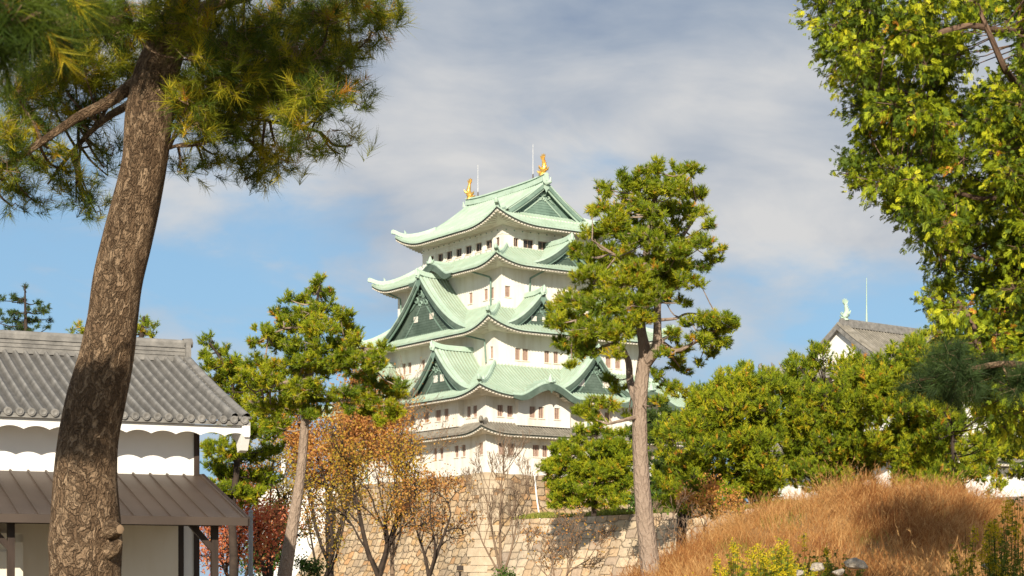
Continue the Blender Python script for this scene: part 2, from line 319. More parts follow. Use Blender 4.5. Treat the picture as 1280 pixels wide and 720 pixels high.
def sweep_rect(mb, pts, wdt, hgt, mat=0, side=None, up=(0, 0, 1)):
    pts = np.asarray(pts, float); m = len(pts); up = np.asarray(up, float)
    T = nrm(np.gradient(pts, axis=0))
    S = nrm(np.cross(T, up)) if side is None else np.broadcast_to(np.asarray(side, float), pts.shape)
    wdt = np.broadcast_to(wdt, (m,))[:, None]; hgt = np.broadcast_to(hgt, (m,))[:, None]
    V = np.stack([pts - S * wdt / 2, pts + S * wdt / 2, pts + S * wdt * 0.38 + up * hgt, pts - S * wdt * 0.38 + up * hgt, pts - S * wdt / 2], 1)
    L = np.concatenate([[0], np.cumsum(np.linalg.norm(np.diff(pts, axis=0), axis=1))])
    uv = np.stack([np.broadcast_to(np.arange(5) * 0.3, (m, 5)), np.broadcast_to(L[:, None], (m, 5))], -1)
    mb.add(V, grid_faces(m, 5)[:, ::-1], mat, uv)
    mb.add(V[0][:4], [[0, 1, 2, 3]], mat); mb.add(V[-1][:4], [[3, 2, 1, 0]], mat)
# ------------------------------------------------------------------ ground
def structure(o): o['kind'] = 'structure'; return o
g = MB(); xs = np.concatenate([[-3000, -1500, -700], np.linspace(-300, 300, 41), [700, 1500, 3000]]); ys = np.concatenate([[-600, -100], np.linspace(-20, 420, 45), [900, 2000, 4000]])
XX, YY = np.meshgrid(xs, ys, indexing='ij'); g.add(np.stack([XX, YY, 0 * XX], -1), grid_faces(len(xs), len(ys)))
structure(g.build('ground', M['ground']))

# ------------------------------------------------------------------ ribbed roofs
PROF = (np.array([0, .30, .42, .58, .70]), np.array([0, 0, 1., 1., 0]))
def cols(a0, a1, period, prof=PROF):
    n = max(1, int(round((a1 - a0) / period))); p = (a1 - a0) / n
    x = (a0 + p * (np.arange(n)[:, None] + prof[0][None, :])).ravel(); h = np.broadcast_to(prof[1], (n, len(prof[1]))).ravel()
    return np.append(x, a1), np.append(h, 0)
FACES = {'S': lambda s, o, z: np.stack([s, -o, z], -1), 'W': lambda s, o, z: np.stack([-o, -s, z], -1),
         'E': lambda s, o, z: np.stack([o, s, z], -1), 'N': lambda s, o, z: np.stack([-s, o, z], -1)}
def bc(*a): return np.broadcast_arrays(*[np.asarray(x, float) for x in a])
def fx(face, s, o, z): return FACES[face](*bc(s, o, z))
def prof_f(v): return v * (0.72 + 0.28 * v)
class Skirt:
    def __init__(k, hx, hy, run, ze, rise, U, Rr, kara=None, full=None, ow=2.7):
        k.hx, k.hy, k.run, k.ze, k.rise, k.U, k.R, k.kara, k.full, k.ow = hx, hy, run, ze, rise, U, Rr, kara or {}, full, ow
    def lift(k, c): return k.U * np.maximum(0, 1 - np.maximum(c, 0) / k.R) ** 2.1
    def K(k, face, s):
        z = np.full(np.shape(s), -9.0)
        for (s0, w_, H) in k.kara.get(face, []):
            q = np.abs(s - s0) / w_
            b = H * np.where(q < .78, (0.5 + 0.5 * np.cos(np.pi * np.minimum(q / .78, 1))) ** 0.8, 0) - 0.12 * (q > 1)
            z = np.maximum(z, np.where(q < 1, b, -9))
        return z
    def z(k, face, s, d):
        a = k.hx if face in 'SN' else k.hy
        c = a - np.abs(s); L = k.full or k.run
        z0 = k.ze + k.rise * prof_f(d / L) + k.lift(c) * np.maximum(0, 1 - d / min(L, 6)) ** 1.4
        return np.maximum(z0, k.ze + k.K(face, s) + 0.02)
    def ab(k, face): return (k.hx, k.hy) if face in 'SN' else (k.hy, k.hx)
    def surface(k, mb, period=.50, h=.17, mat=0, long_faces='', full_half=0, nd=9):
        for face in 'SWEN':
            a, b = k.ab(face); x, hh = cols(-a, a, period)
            c = a - np.abs(x)
            dm = np.minimum(k.run, c)
            if face in long_faces: dm = np.where(np.abs(x) < full_half, k.full, dm)
            nn = nd * (2 if face in long_faces else 1)
            v = np.linspace(0, 1, nn)[None, :]; d = dm[:, None] * v; s = x[:, None] + 0 * d
            z = k.z(face, s, d) + h * hh[:, None]
            V = fx(face, s, b - d, z)
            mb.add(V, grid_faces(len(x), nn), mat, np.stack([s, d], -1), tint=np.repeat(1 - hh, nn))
            # tile ends + recessed dark board
            zz = z[:, 0]; V = np.stack([fx(face, x, b, zz), fx(face, x, b, k.z(face, x, 0 * x) - .16)], 1)
            mb.add(V, grid_faces(len(x), 2)[:, ::-1], mat)
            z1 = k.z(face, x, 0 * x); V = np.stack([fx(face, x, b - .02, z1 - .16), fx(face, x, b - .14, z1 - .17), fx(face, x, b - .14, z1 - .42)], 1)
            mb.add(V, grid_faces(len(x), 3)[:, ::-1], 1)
    def soffit(k, mb, period=.46, h=.15, mat=0):
        pr = (np.array([0, .02, .5, .52]), np.array([0, 1., 1., 0]))
        for face in 'SWEN':
            a, b = k.ab(face); x, hh = cols(-a + .12, a - .12, period, pr)
            dm = np.minimum(k.ow + .3, a - np.abs(x)) ; v = np.linspace(0, 1, 5)[None, :]; d = .1 + dm[:, None] * v * .98; s = x[:, None] + 0 * d
            c = a - np.abs(s)
            z0 = k.ze + .12 * d + k.lift(c) * np.maximum(0, 1 - d / 6) ** 1.4
            z0 = np.maximum(z0, k.ze + k.K(face, s)) - .52
            z = z0 + h * (1 - hh[:, None]) * (v < .7)
            mb.add(fx(face, s, b - d, z), grid_faces(len(x), 5)[:, ::-1], mat)
            z2 = z[:, 0]; z1 = k.z(face, x, 0 * x)
            V = np.stack([fx(face, x, b - .1, z1 - .38), fx(face, x, b - .1, z2)], 1); mb.add(V, grid_faces(len(x), 2)[:, ::-1], mat)
    def hips(k, mb, sx, sy, wdt=.5, hgt=.42, mat=0, dmax=None):
        dmax = dmax or k.run
        if 1:
            if 1:
                d = np.linspace(-.15, dmax, 22); dd = np.maximum(d, 0); z = k.z('S', (k.hx - dd) * np.ones(22), dd) - .05
                z = z + .35 * np.maximum(0, 1 - dd / 1.6) ** 2
                pts = np.stack([sx * (k.hx - d), sy * (k.hy - d), z], -1)
                sweep_rect(mb, pts, wdt, hgt, mat); sweep_rect(mb, pts + [0, 0, hgt], wdt * .5, .14, mat)
                e = pts[0]; tube(mb, [e + [0, 0, .1], e + [sx * .1, sy * .1, .3], e + [sx * .1, sy * .1, .48], e + [-sx * .03, -sy * .03, .62]], [.24, .2, .12, .03], 6, mat)
                p2 = pts[6] + [0, 0, hgt]; tube(mb, [p2, p2 + [0, 0, .3], p2 + [sx * .1, sy * .1, .6]], [.2, .14, .03], 6, mat)

def gable_front(parent, face, cs, cz, o_f, zbot, mats, win=(), relief=True, vw=.3, gobj=None, pedout=.85, bd=.62, ped_o=None):
    """verge rolls, bargeboard, recessed pediment (curve cs,cz left foot -> apex -> right foot) on one face"""
    m_light, m_mid, m_dark = mats; n = len(cs); T = lambda s, o, z: fx(face, s, o, z)
    mb = MB()
    for off, ww, hh in ((.16, vw, .24), (.85, vw * .7, .18), (1.25, vw * .5, .12)):
        half = n // 2 + 1
        for sl in (slice(0, half), slice(n // 2, n)):
            s_, z_ = cs[sl], cz[sl]; pts = T(s_, o_f - off, z_ + .02)
            outn = T(0, 1, 0) - T(0, 0, 0); sweep_rect(mb, pts, ww, hh, 0, side=outn)
    vg = mb.build('verge', m_light, gobj)
    mb = MB()
    for (o0, th, top, bot, mt) in ((o_f, .14, .02, bd, 0), (o_f - .16, .12, bd * .7, bd * 1.55, 1)):
        V = np.stack([T(cs, o0, cz - top), T(cs, o0, cz - bot), T(cs, o0 - th, cz - bot), T(cs, o0 - th, cz - top), T(cs, o0, cz - top)], 1)
        mb.add(V, grid_faces(n, 5), mt)
    V = np.stack([T(cs, o_f - .05, cz - .08), T(cs, o_f - pedout, cz - .1)], 1); mb.add(V, grid_faces(n, 2), 0)
    mb.build('bargeboard', [m_dark, m_mid], gobj)
    po = o_f - pedout; mb = MB(); k = 7
    t = np.linspace(0, 1, k)[None, :]; zt = np.maximum(cz - .1, zbot + .01)[:, None]; zz = zbot + (zt - zbot) * t
    mb.add(T(cs[:, None], po, zz), grid_faces(n, k)[:, ::-1])
    # boarded relief inside the pediment
    W0 = cs.max() - cs.min(); s0 = (cs.max() + cs.min()) / 2; H = cz.max() - zbot
    inner = H * .34
    for zl in np.arange(zbot + .35, cz.max() - inner, .34):
        ok = cs[(cz - .9 - inner * .35) > zl]
        if len(ok) > 2: 
            a_, b_ = ok.min(), ok.max(); V = T(np.array([a_, b_, b_, a_]), po + .05, np.array([zl, zl, zl + .2, zl + .2])); mb.add(V, [[0, 1, 2, 3]])
            V = T(np.array([a_, b_, b_, a_]), np.array([po, po, po + .05, po + .05]), np.array([zl + .2] * 4)); mb.add(V, [[0, 1, 2, 3]])
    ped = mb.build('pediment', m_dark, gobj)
    mb = MB()
    # nested inner frame following the rake
    z_in = cz - inner * .9 - bd; okm = z_in > zbot + .1
    if okm.sum() > 3:
        V = np.stack([T(cs[okm], po + .1, z_in[okm] + .22), T(cs[okm], po + .1, z_in[okm])], 1); mb.add(V, grid_faces(okm.sum(), 2))
        V = np.stack([T(cs[okm], po, z_in[okm] + .22), T(cs[okm], po + .1, z_in[okm] + .22)], 1); mb.add(V, grid_faces(okm.sum(), 2))
    V = T(np.array([cs.min() + .4, cs.max() - .4, cs.max() - .4, cs.min() + .4]), po + .1, np.array([zbot + .05, zbot + .05, zbot + .22, zbot + .22])); mb.add(V, [[0, 1, 2, 3]])
    if relief:
        r0 = random.Random(int(abs(s0 * 10) + W0 * 7))
        zc = cz.max() - bd * 1.5 - H * .14; sc = H / 5.0
        def scroll(s_, z_, r, turn, sg):
            an = np.linspace(0, turn, 18); rr = r * (1 - an / turn * .8)
            pts = T(s_ + sg * rr * np.cos(an), po + .1, z_ + rr * np.sin(an)); tube(mb, pts, np.linspace(.09, .05, 18) * sc + .02, 5)
        for sg in (-1, 1):
            scroll(s0 + sg * .42 * sc, zc, .36 * sc, 7.5, sg); scroll(s0 + sg * 1.0 * sc, zc - .55 * sc, .34 * sc, 7.0, sg)
            scroll(s0 + sg * .45 * sc, zc - .85 * sc, .28 * sc, 6.5, -sg)
            tube(mb, T(s0 + sg * np.array([1.2, 1.7, 2.2]) * sc, po + .1, zc - np.array([.75, 1.1, 1.35]) * sc), [.1 * sc, .08 * sc, .03], 5)
        an = np.linspace(0, 2 * np.pi, 13)[:-1]
        V = np.vstack([T(s0, po + .2, zc - .1 * sc)[None], T(s0 + .3 * sc * np.cos(an), po + .1, zc - .1 * sc + .3 * sc * np.sin(an))]); mb.add(V, [[0, i + 1, (i + 1) % 12 + 1] for i in range(12)])
        # hanging pendant under the apex, in the bargeboard plane
        za = cz.max() - bd * .8
        V = T(s0 + np.array([-.35, -.5, -.22, 0, .22, .5, .35]) * (sc * .5 + .5), o_f + .06, za + np.array([0, -.4, -.62, -1.05, -.62, -.4, 0]) * (sc * .5 + .5)); mb.add(V, [[0, 1, 2, 3, 4, 5, 6]])
    mb.build('relief', m_mid, gobj)
    for (s_, z_, ww, hh) in win:
        mb = MB(); V0 = s_ - ww / 2; V1 = s_ + ww / 2
        for (a0, a1, b0, b1, oo) in ((V0, V1, z_, z_ + hh, po + .09),):
            mb.add(T(np.array([a0, a1, a1, a0]), oo, np.array([b0, b0, b1, b1])), [[0, 1, 2, 3]], 0)
            for (q, q2) in (((a0, b0), (a1, b0)), ((a1, b0), (a1, b1)), ((a1, b1), (a0, b1)), ((a0, b1), (a0, b0))):
                V = T(np.array([q[0], q2[0], q2[0], q[0]]), np.array([po, po, oo, oo]), np.array([q[1], q2[1], q2[1], q[1]])); mb.add(V, [[0, 1, 2, 3]], 0)
        mb.build('gable_window', M['plaster'], gobj)
        mb = MB()
        for i in range(3):
            a = V0 + ww * (.22 + .28 * i); mb.add(T(np.array([a, a + ww * .06, a + ww * .06, a]), po + .1, np.array([z_ + hh * .12, z_ + hh * .12, z_ + hh * .88, z_ + hh * .88])), [[0, 1, 2, 3]])
        mb.build('gable_window_bars', M['lattice'], gobj)

def chidori(parent, face, s0, w_, zb, H, o_f, depth, mats, win=(), k=.58, label=None, relief=True, period=.48):
    q = np.linspace(0, 1.03, 20); gz = lambda q: zb + H * ((1 - q) * (1 - k * q)) + .25 * np.maximum(0, q - .8)
    mb = MB()
    for sg in (-1, 1):
        oo, hh = cols(0, depth, period); o = o_f - oo
        s = s0 + sg * q[None, :] * w_ + 0 * o[:, None]; z = gz(q)[None, :] + .16 * hh[:, None] * np.where(oo > 1.2, 1, .15)[:, None]
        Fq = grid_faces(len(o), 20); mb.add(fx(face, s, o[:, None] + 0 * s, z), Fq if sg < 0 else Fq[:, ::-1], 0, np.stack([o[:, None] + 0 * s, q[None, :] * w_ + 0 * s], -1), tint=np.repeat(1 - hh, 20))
    ob = mb.build('gable', mats[0], parent)
    if label: ob['label'] = label
    qq = np.linspace(-1, 1, 41); gable_front(parent, face, s0 + qq * w_, gz(np.abs(qq)), o_f, zb - .25, (M['copper_light'] if mats is not TM else M['tile_old'], mats[1], mats[2]), win, relief, gobj=ob)
    mb = MB(); yy = np.linspace(0, depth, 14)
    zr = zb + H + .35 * np.maximum(0, 1 - yy / 2.2) ** 2
    pts = fx(face, s0, o_f + .1 - yy, zr - .05); sweep_rect(mb, pts, .55, .5, 0); sweep_rect(mb, pts + [0, 0, .5], .34, .13, 0)
    e = fx(face, s0, o_f + .15, zb + H + .15)
    outn = fx(face, 0, 1, 0) - fx(face, 0, 0, 0); sd = fx(face, 1, 0, 0) - fx(face, 0, 0, 0)
    for a in (-1, 1): tube(mb, [e - [0, 0, .3] + sd * a * .1, e + sd * a * .42 + [0, 0, .1], e + sd * a * .3 + [0, 0, .5]], [.22, .15, .04], 6)
    tube(mb, [e + [0, 0, 0], e + outn * .15 + [0, 0, .55], e + outn * .05 + [0, 0, .9]], [.28, .2, .04], 6)
    mb.build('ridge', mats[0] if mats is TM else M['copper_light'], ob)
    return ob
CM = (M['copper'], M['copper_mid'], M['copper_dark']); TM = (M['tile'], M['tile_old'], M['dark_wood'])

# ------------------------------------------------------------------ the keep
CX, CY, UX, UY = -.83, 238.5, .822, .569
keep = empty('castle_keep', (CX, CY, EYE), 'tall white five-tier castle keep with pale green copper roofs and golden ridge fish', 'castle', rz=math.atan2(UY, UX))
def sS(px, o): q = (px - 640) / F; return (q * (CY - UX * o) - CX - UY * o) / (UX - UY * q)
def sW(px, o): q = (px - 640) / F; return (q * (CY - UY * o) - CX + UX * o) / (UY + UX * q)
ST = {1: (15.25, 18.0), 3: (11.4, 14.1), 4: (9.1, 12.35), 5: (7.0, 9.45)}
WINPX = []
def wins(face, o, z0, z1, lst): 
    out = []
    for a, b in lst:
        if face == 'S': out.append((sS(a, o), sS(b, o), z0, z1))
        else: out.append((sW(a, o), sW(b, o), z0, z1))
    return out
def wall_faces(mb, face, s0, s1, z0, z1, o, holes, rev=.28, mat=0):
    hs = sorted(holes); T = lambda s, oo, z: fx(face, s, oo, z)
    cs = sorted(set([s0, s1] + [x for h in hs for x in h[:2]])); zs = sorted(set([z0, z1] + [x for h in hs for x in h[2:]]))
    for i in range(len(cs) - 1):
        for j in range(len(zs) - 1):
            sm = (cs[i] + cs[i + 1]) / 2; zm = (zs[j] + zs[j + 1]) / 2
            if any(h[0] < sm < h[1] and h[2] < zm < h[3] for h in hs): continue
            mb.add(T(np.array([cs[i], cs[i + 1], cs[i + 1], cs[i]]), o, np.array([zs[j], zs[j], zs[j + 1], zs[j + 1]])), [[0, 1, 2, 3]], mat)
    for a, b, c, d in hs:
        for (q, q2) in (((a, c), (b, c)), ((b, c), (b, d)), ((b, d), (a, d)), ((a, d), (a, c))):
            mb.add(T(np.array([q[0], q2[0], q2[0], q[0]]), np.array([o, o, o - rev, o - rev]), np.array([q[1], q2[1], q2[1], q[1]])), [[0, 1, 2, 3]], mat)
def window(parent, face, h, o, style='bars', rev=.28):
    a, b, c, d = h; T = lambda s, oo, z: fx(face, s, oo, z)
    mb = MB(); mb.add(T(np.array([a, b, b, a]), o - rev + .02, np.array([c, c, d, d])), [[0, 1, 2, 3]])
    wo_ = mb.build('window', M['pane'], parent)
    def bx(mb, s0, s1, z0, z1, o0, o1):
        p = T(np.array([s0, s1]), np.array([o0, o1]), np.array([z0, z1])); x0, x1 = sorted(p[:, 0]); y0, y1 = sorted(p[:, 1]); mb.box(x0, x1, y0, y1, z0, z1)
    mb = MB()
    if style == 'bars':
        n = max(2, int(round((b - a) / .24))); st = (b - a) / n
        for i in range(n): s_ = a + (i + .5) * st; bx(mb, s_ - st * .30, s_ + st * .30, c, d, o - rev + .06, o - rev + .15)
        mb.build('lattice', M['lattice'], wo_)
    else:
        for s_ in np.linspace(a, b, 3): bx(mb, s_ - .04, s_ + .04, c, d, o - rev + .06, o - rev + .1)
        bx(mb, a, b, d - .1, d - .03, o - rev + .05, o - rev + .11)
        mb.build('frame', M['lattice'], wo_)
    mb = MB(); bx(mb, a - .12, b + .12, c - .14, c - .02, o - .05, o + .10)
    mb.build('sill', M['plaster2'], wo_)
def pairs(s_list, w_=.72, gap=.44):
    out = []
    for s in s_list: out += [(s - gap / 2 - w_, s - gap / 2), (s + gap / 2, s + gap / 2 + w_)]
    return out
def storey(hx, hy, z0, z1, hol, style='bars', mats=M['plaster'], label=None, bands=()):
    mb = MB()
    for face in 'SWEN':
        a, b = (hx, hy) if face in 'SN' else (hy, hx)
        wall_faces(mb, face, -a, a, z0, z1, b, hol.get(face, []))
    for (zb0, zb1, pr) in bands:
        for face in 'SWEN':
            a, b = (hx, hy) if face in 'SN' else (hy, hx)
            T = lambda s, oo, z: fx(face, s, oo, z); e = a + (pr if face in 'SN' else 0)
            for (o0, z0_, o1, z1_) in ((b + pr, zb0, b + pr, zb1), (b + pr, zb1, b, zb1), (b, zb0, b + pr, zb0)):
                mb.add(T(np.array([-a - pr, a + pr, a + pr, -a - pr]), np.array([o0, o0, o1, o1]), np.array([z0_, z0_, z1_, z1_])), [[0, 1, 2, 3]])
    ob = mb.build('wall', mats, keep)
    if label: ob['label'] = label
    for face, L in hol.items():
        b = hy if face in 'SN' else hx
        for h in L: window(keep, face, h, b, style)
    return ob
hx, hy = ST[1]
px = lambda face, o, z0, z1, L: wins(face, o, z0, z1, L)
h1 = {'S': px('S', hy, 15.9, 17.3, [(623.3, 630.8), (635, 642.5), (666, 674), (678, 685), (709.5, 717), (721, 728.5), (753, 761), (765, 773), (797, 805), (809, 817)]),
      'W': px('W', hx, 15.9, 17.3, [(598.7, 603.7), (577.2, 581.8), (568.3, 573), (549.5, 554), (541.8, 546), (523.5, 527.5), (502, 506), (495.5, 499.5), (478, 482), (471.5, 475.5), (455, 459), (449, 453)])}
storey(hx, hy, 13.8, 19.9, h1, label='lowest plastered storey standing on the stone base')
h2 = {'S': px('S', hy, 20.5, 21.85, [(622, 629.2), (634.2, 641.2), (744, 751), (756, 763), (787, 794), (799, 806), (829, 836)]),
      'W': px('W', hx, 20.5, 21.85, [(583.5, 588), (591, 596), (513.5, 517.5), (497, 501), (491, 495), (474, 478), (468, 472), (452, 456), (446, 450)])}
storey(hx - .02, hy - .02, 19.7, 24.1, h2, label='second plastered storey with projecting bays')
# projecting bays of the second storey
def bay(face, s0, s1, o0, o1, z0, z1, holes, zarch=None):
    mb = MB(); T = lambda s, oo, z: fx(face, s, oo, z)
    wall_faces(mb, face, s0, s1, z0, z1, o1, holes)
    for s_, fl in ((s0, 1), (s1, -1)):
        V = T(np.array([s_] * 4), np.array([o0, o1, o1, o0])[::fl], np.array([z0, z0, z1, z1])[::fl] if fl > 0 else np.array([z1, z1, z0, z0])); mb.add(V, [[0, 1, 2, 3]])
    mb.add(T(np.array([s0, s1, s1, s0]), np.array([o0, o0, o1, o1]), z0 * np.ones(4)), [[0, 1, 2, 3]])
    if zarch is not None:
        s = np.linspace(s0, s1, 40); V = np.stack([T(s, o1, z1), T(s, o1, np.maximum(z1, zarch(s)))], 1); mb.add(V, grid_faces(40, 2)[:, ::-1])
    mb.build('bay', M['plaster'], keep)
    for h in holes: window(keep, face, h, o1)
R2 = Skirt(18.0, 20.75, 6.7, 22.9, 4.4, 1.15, 6.0, kara={'S': [(-7.75, 5.6, 1.7), (7.75, 5.6, 1.7)]})
bo = hy + .7
arch = lambda s: R2.ze + R2.K('S', s) - .45
bay('S', sS(648, bo), sS(713, bo), hy - .1, bo, 19.5, 22.9, px('S', bo, 20.5, 21.85, [(662, 669.2), (673.2, 680), (693, 699.7)]), arch)
bay('S', -sS(713, bo), -sS(648, bo), hy - .1, bo, 19.5, 22.9, [], arch)
bo = hx + .7
bay('W', sW(519.5, bo), sW(573, bo), hx - .1, bo, 19.5, 23.0, px('W', bo, 20.5, 21.85, [(529.5, 536), (544.3, 551), (555, 560.5)]))
R1 = Skirt(17.25, 20.0, 2.2, 18.45, 1.45, .85, 4.5, ow=2.0)
h3 = {'S': px('S', 14.1, 28.0, 29.45, [(644, 650.3), (653.3, 660.5), (680.5, 687), (692, 698), (718, 725), (730, 737), (757, 764), (769, 776)]),
      'W': px('W', 11.4, 28.0, 29.45, [(612.5, 616), (535, 539), (527, 531), (510, 514), (503, 507), (487, 490.3), (480, 483.3)])}
storey(*ST[3], 26.0, 32.6, h3, label='third plastered storey')
h4 = {'S': px('S', 12.35, 35.95, 37.3, [(631.3, 638), (696.2, 701.3), (707, 713.2), (765, 771)]),
      'W': px('W', 9.1, 35.95, 37.3, [(612.8, 617), (604.8, 609.5), (586, 590.5), (535, 539), (510, 513)])}
storey(*ST[4], 33.5, 41.0, h4, label='fourth plastered storey')
h5 = {'S': px('S', 9.45, 42.95, 44.05, [(642, 648), (654.2, 666.6), (672.6, 685), (690.5, 703), (709, 721), (727, 733)]),
      'W': px('W', 7.0, 42.95, 44.05, [(619.7, 624.2), (607, 615), (594.5, 602), (581.8, 589.3), (569.8, 577), (558, 565), (547, 553.5), (538, 542)])}
storey(*ST[5], 41.2, 47.0, h5, 'glass', label='top storey with a band of wide windows', bands=((42.35, 42.72, .12), (44.35, 44.5, .06), (44.85, 45.0, .1)))
# short posts between the top windows, peg heads along the band
mb = MB()
for face, b in (('S', 9.45), ('W', 7.0)):
    L = h5[face]
    for i in range(len(L) - 1):
        m_ = sorted(L); c = (m_[i][1] + m_[i + 1][0]) / 2; p = fx(face, np.array([c - .17, c + .17]), np.array([b, b + .07]), np.array([42.72, 44.35])); mb = MB(); mb.box(*sorted(p[:, 0]), *sorted(p[:, 1]), 42.72, 44.35); mb.build('wall_post', M['plaster'], keep)
mb = MB()
for face, b in (('S', 9.45), ('W', 7.0)):
    a = 7.0 if face == 'S' else 9.45
    for s_ in np.arange(-a + .5, a, 1.25):
        for zz in (44.92, 42.55):
            p = fx(face, np.array([s_ - .07, s_ + .07]), np.array([b + .1, b + .16]), np.array([zz, zz])); mb.box(*sorted(p[:, 0]), *sorted(p[:, 1]), zz - .07, zz + .07)
pg = mb.build('beam_peg', M['copper_mid'], keep); pg['kind'] = 'stuff'
# roofs
def roof_obj(sk, name, mats, label, sof='white', hipm=None, hipd=None, **kw):
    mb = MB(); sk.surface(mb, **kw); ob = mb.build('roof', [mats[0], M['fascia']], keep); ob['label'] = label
    mb = MB(); sk.soffit(mb); mb.build('eave', M['plaster2'], ob)
    for sx in (-1, 1):
        for sy in (-1, 1):
            mb = MB(); sk.hips(mb, sx, sy, dmax=hipd); mb.build('hip_ridge', hipm or M['copper_light'], ob)
    return ob
roof_obj(R1, 'roof', (M['tile_old'],), 'grey tiled lowest skirt roof', hipm=M['tile_old'], period=.42, h=.13)
r2 = roof_obj(R2, 'roof', CM, 'pale green roof with paired gables and curved gables', nd=10)
R3 = Skirt(11.4 + 2.75, 14.1 + 2.75, 5.2, 31.35, 3.9, 1.55, 6.0)
r3 = roof_obj(R3, 'roof', CM, 'pale green third roof with the largest gable')
R4 = Skirt(9.1 + 2.6, 12.35 + 2.6, 5.0, 39.7, 3.0, 1.2, 5.0, kara={'W': [(0, 5.2, 1.75)], 'E': [(0, 5.2, 1.75)]})
r4 = roof_obj(R4, 'roof', CM, 'pale green fourth roof with a curved gable')
R5 = Skirt(9.7, 12.15, 4.0, 45.45, 6.3, 1.7, 7.0, full=9.7)
r5 = roof_obj(R5, 'roof', (M['copper_light'],), 'pale green hip-and-gable top roof', hipd=4.0, long_faces='WE', full_half=9.1, nd=9, period=.5)
# top gables (north and south) and main ridge
for face in 'SN':
    q = np.linspace(-1, 1, 41); dd = 9.7 - np.abs(q) * 5.75; cz = R5.ze + R5.rise * prof_f(dd / 9.7) + .05
    gable_front(keep, face, q * 5.75, cz, 9.1, R5.ze + R5.rise * prof_f(4.0 / 9.7) - .15, (M['copper_light'], M['copper'], M['copper_dark'] if 0 else M['copper_mid']), gobj=r5, bd=.55, pedout=.9)
mb = MB(); yy = np.linspace(-9.2, 9.2, 30); zr = 51.75 - .15 + .35 * np.abs(yy / 9.2) ** 4
pts = np.stack([0 * yy, yy, zr], -1); sweep_rect(mb, pts, .8, .75); sweep_rect(mb, pts + [0, 0, .75], .95, .12); sweep_rect(mb, pts + [0, 0, .87], .5, .15)
for y_ in (-9.25, 9.25):
    e = np.array([0, y_, 51.5]); sgn = np.sign(y_)
    for a in (-1, 1): tube(mb, [e + [0, 0, .1], e + [a * .5, sgn * .1, .3], e + [a * .55, sgn * .1, .9]], [.3, .22, .06], 6)
mb.build('main_ridge', M['copper_light'], r5)
# curved-gable ridges + thick dark boards
def kara_trim(sk, roof, face, s0, w_, o, back):
    s = np.linspace(s0 - w_ * .98, s0 + w_ * .98, 50); z = sk.z(face, s, 0 * s); T = lambda s, oo, z: fx(face, s, oo, z)
    q = 1 - np.abs(s - s0) / w_
    dp = .45 + .50 * np.minimum(1, q * 2.2)
    mb = MB(); V = np.stack([T(s, o + .16, z - .12), T(s, o + .16, z - dp), T(s, o - .25, z - dp), T(s, o - .25, z - .1), T(s, o + .16, z - .12)], 1); mb.add(V, grid_faces(50, 5))
    za = z.max() - .6; V = T(s0 + np.array([-.9, -.6, -.2, 0, .2, .6, .9]), o + .22, za + np.array([0.1, -.35, -.4, -.75, -.4, -.35, 0.1])); mb.add(V, [[0, 1, 2, 3, 4, 5, 6]])
    mb.build('curved_bargeboard', M['copper_dark'], roof)
    mb = MB(); pts = T(s, o - .12, z + .0); 
    for sl in (slice(0, 26), slice(25, 50)): sweep_rect(mb, pts[sl], .26, .18, side=T(0, 1, 0) - T(0, 0, 0))
    yy = np.linspace(0, back, 8); pts = T(s0, o - yy, z.max() + .0 * yy); sweep_rect(mb, pts, .5, .42)
    e = pts[0]; tube(mb, [e, e + [0, 0, .5], e + [0, 0, 1.0]], [.4, .28, .05], 7)
    sd_ = T(1, 0, 0) - T(0, 0, 0)
    for a in (-1, 1): tube(mb, [e + [0, 0, .1], e + sd_ * a * .6 + [0, 0, .15], e + sd_ * a * .8 + [0, 0, .45]], [.25, .2, .05], 6)
    mb.build('curved_ridge', M['copper_light'], roof)
for s0 in (-7.75, 7.75): kara_trim(R2, r2, 'S', s0, 5.6, 20.75, 3.2)
for f_ in 'WE': kara_trim(R4, r4, f_, 0, 5.2, 11.7, 3.0)
# dormer gables
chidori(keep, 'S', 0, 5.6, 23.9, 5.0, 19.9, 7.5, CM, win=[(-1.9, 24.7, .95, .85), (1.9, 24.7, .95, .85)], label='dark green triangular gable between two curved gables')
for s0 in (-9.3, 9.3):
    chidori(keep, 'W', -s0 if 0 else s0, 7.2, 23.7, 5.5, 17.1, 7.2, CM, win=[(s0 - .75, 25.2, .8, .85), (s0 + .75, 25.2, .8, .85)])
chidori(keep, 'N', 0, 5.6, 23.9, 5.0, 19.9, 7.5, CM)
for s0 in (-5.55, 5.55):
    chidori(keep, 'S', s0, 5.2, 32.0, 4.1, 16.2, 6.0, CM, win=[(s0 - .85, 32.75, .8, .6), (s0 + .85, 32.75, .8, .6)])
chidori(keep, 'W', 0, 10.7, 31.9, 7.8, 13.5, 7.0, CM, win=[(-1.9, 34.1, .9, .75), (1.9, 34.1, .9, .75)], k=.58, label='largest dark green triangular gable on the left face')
chidori(keep, 'S', 0, 5.4, 40.1, 3.3, 14.4, 5.6, CM, k=.48)
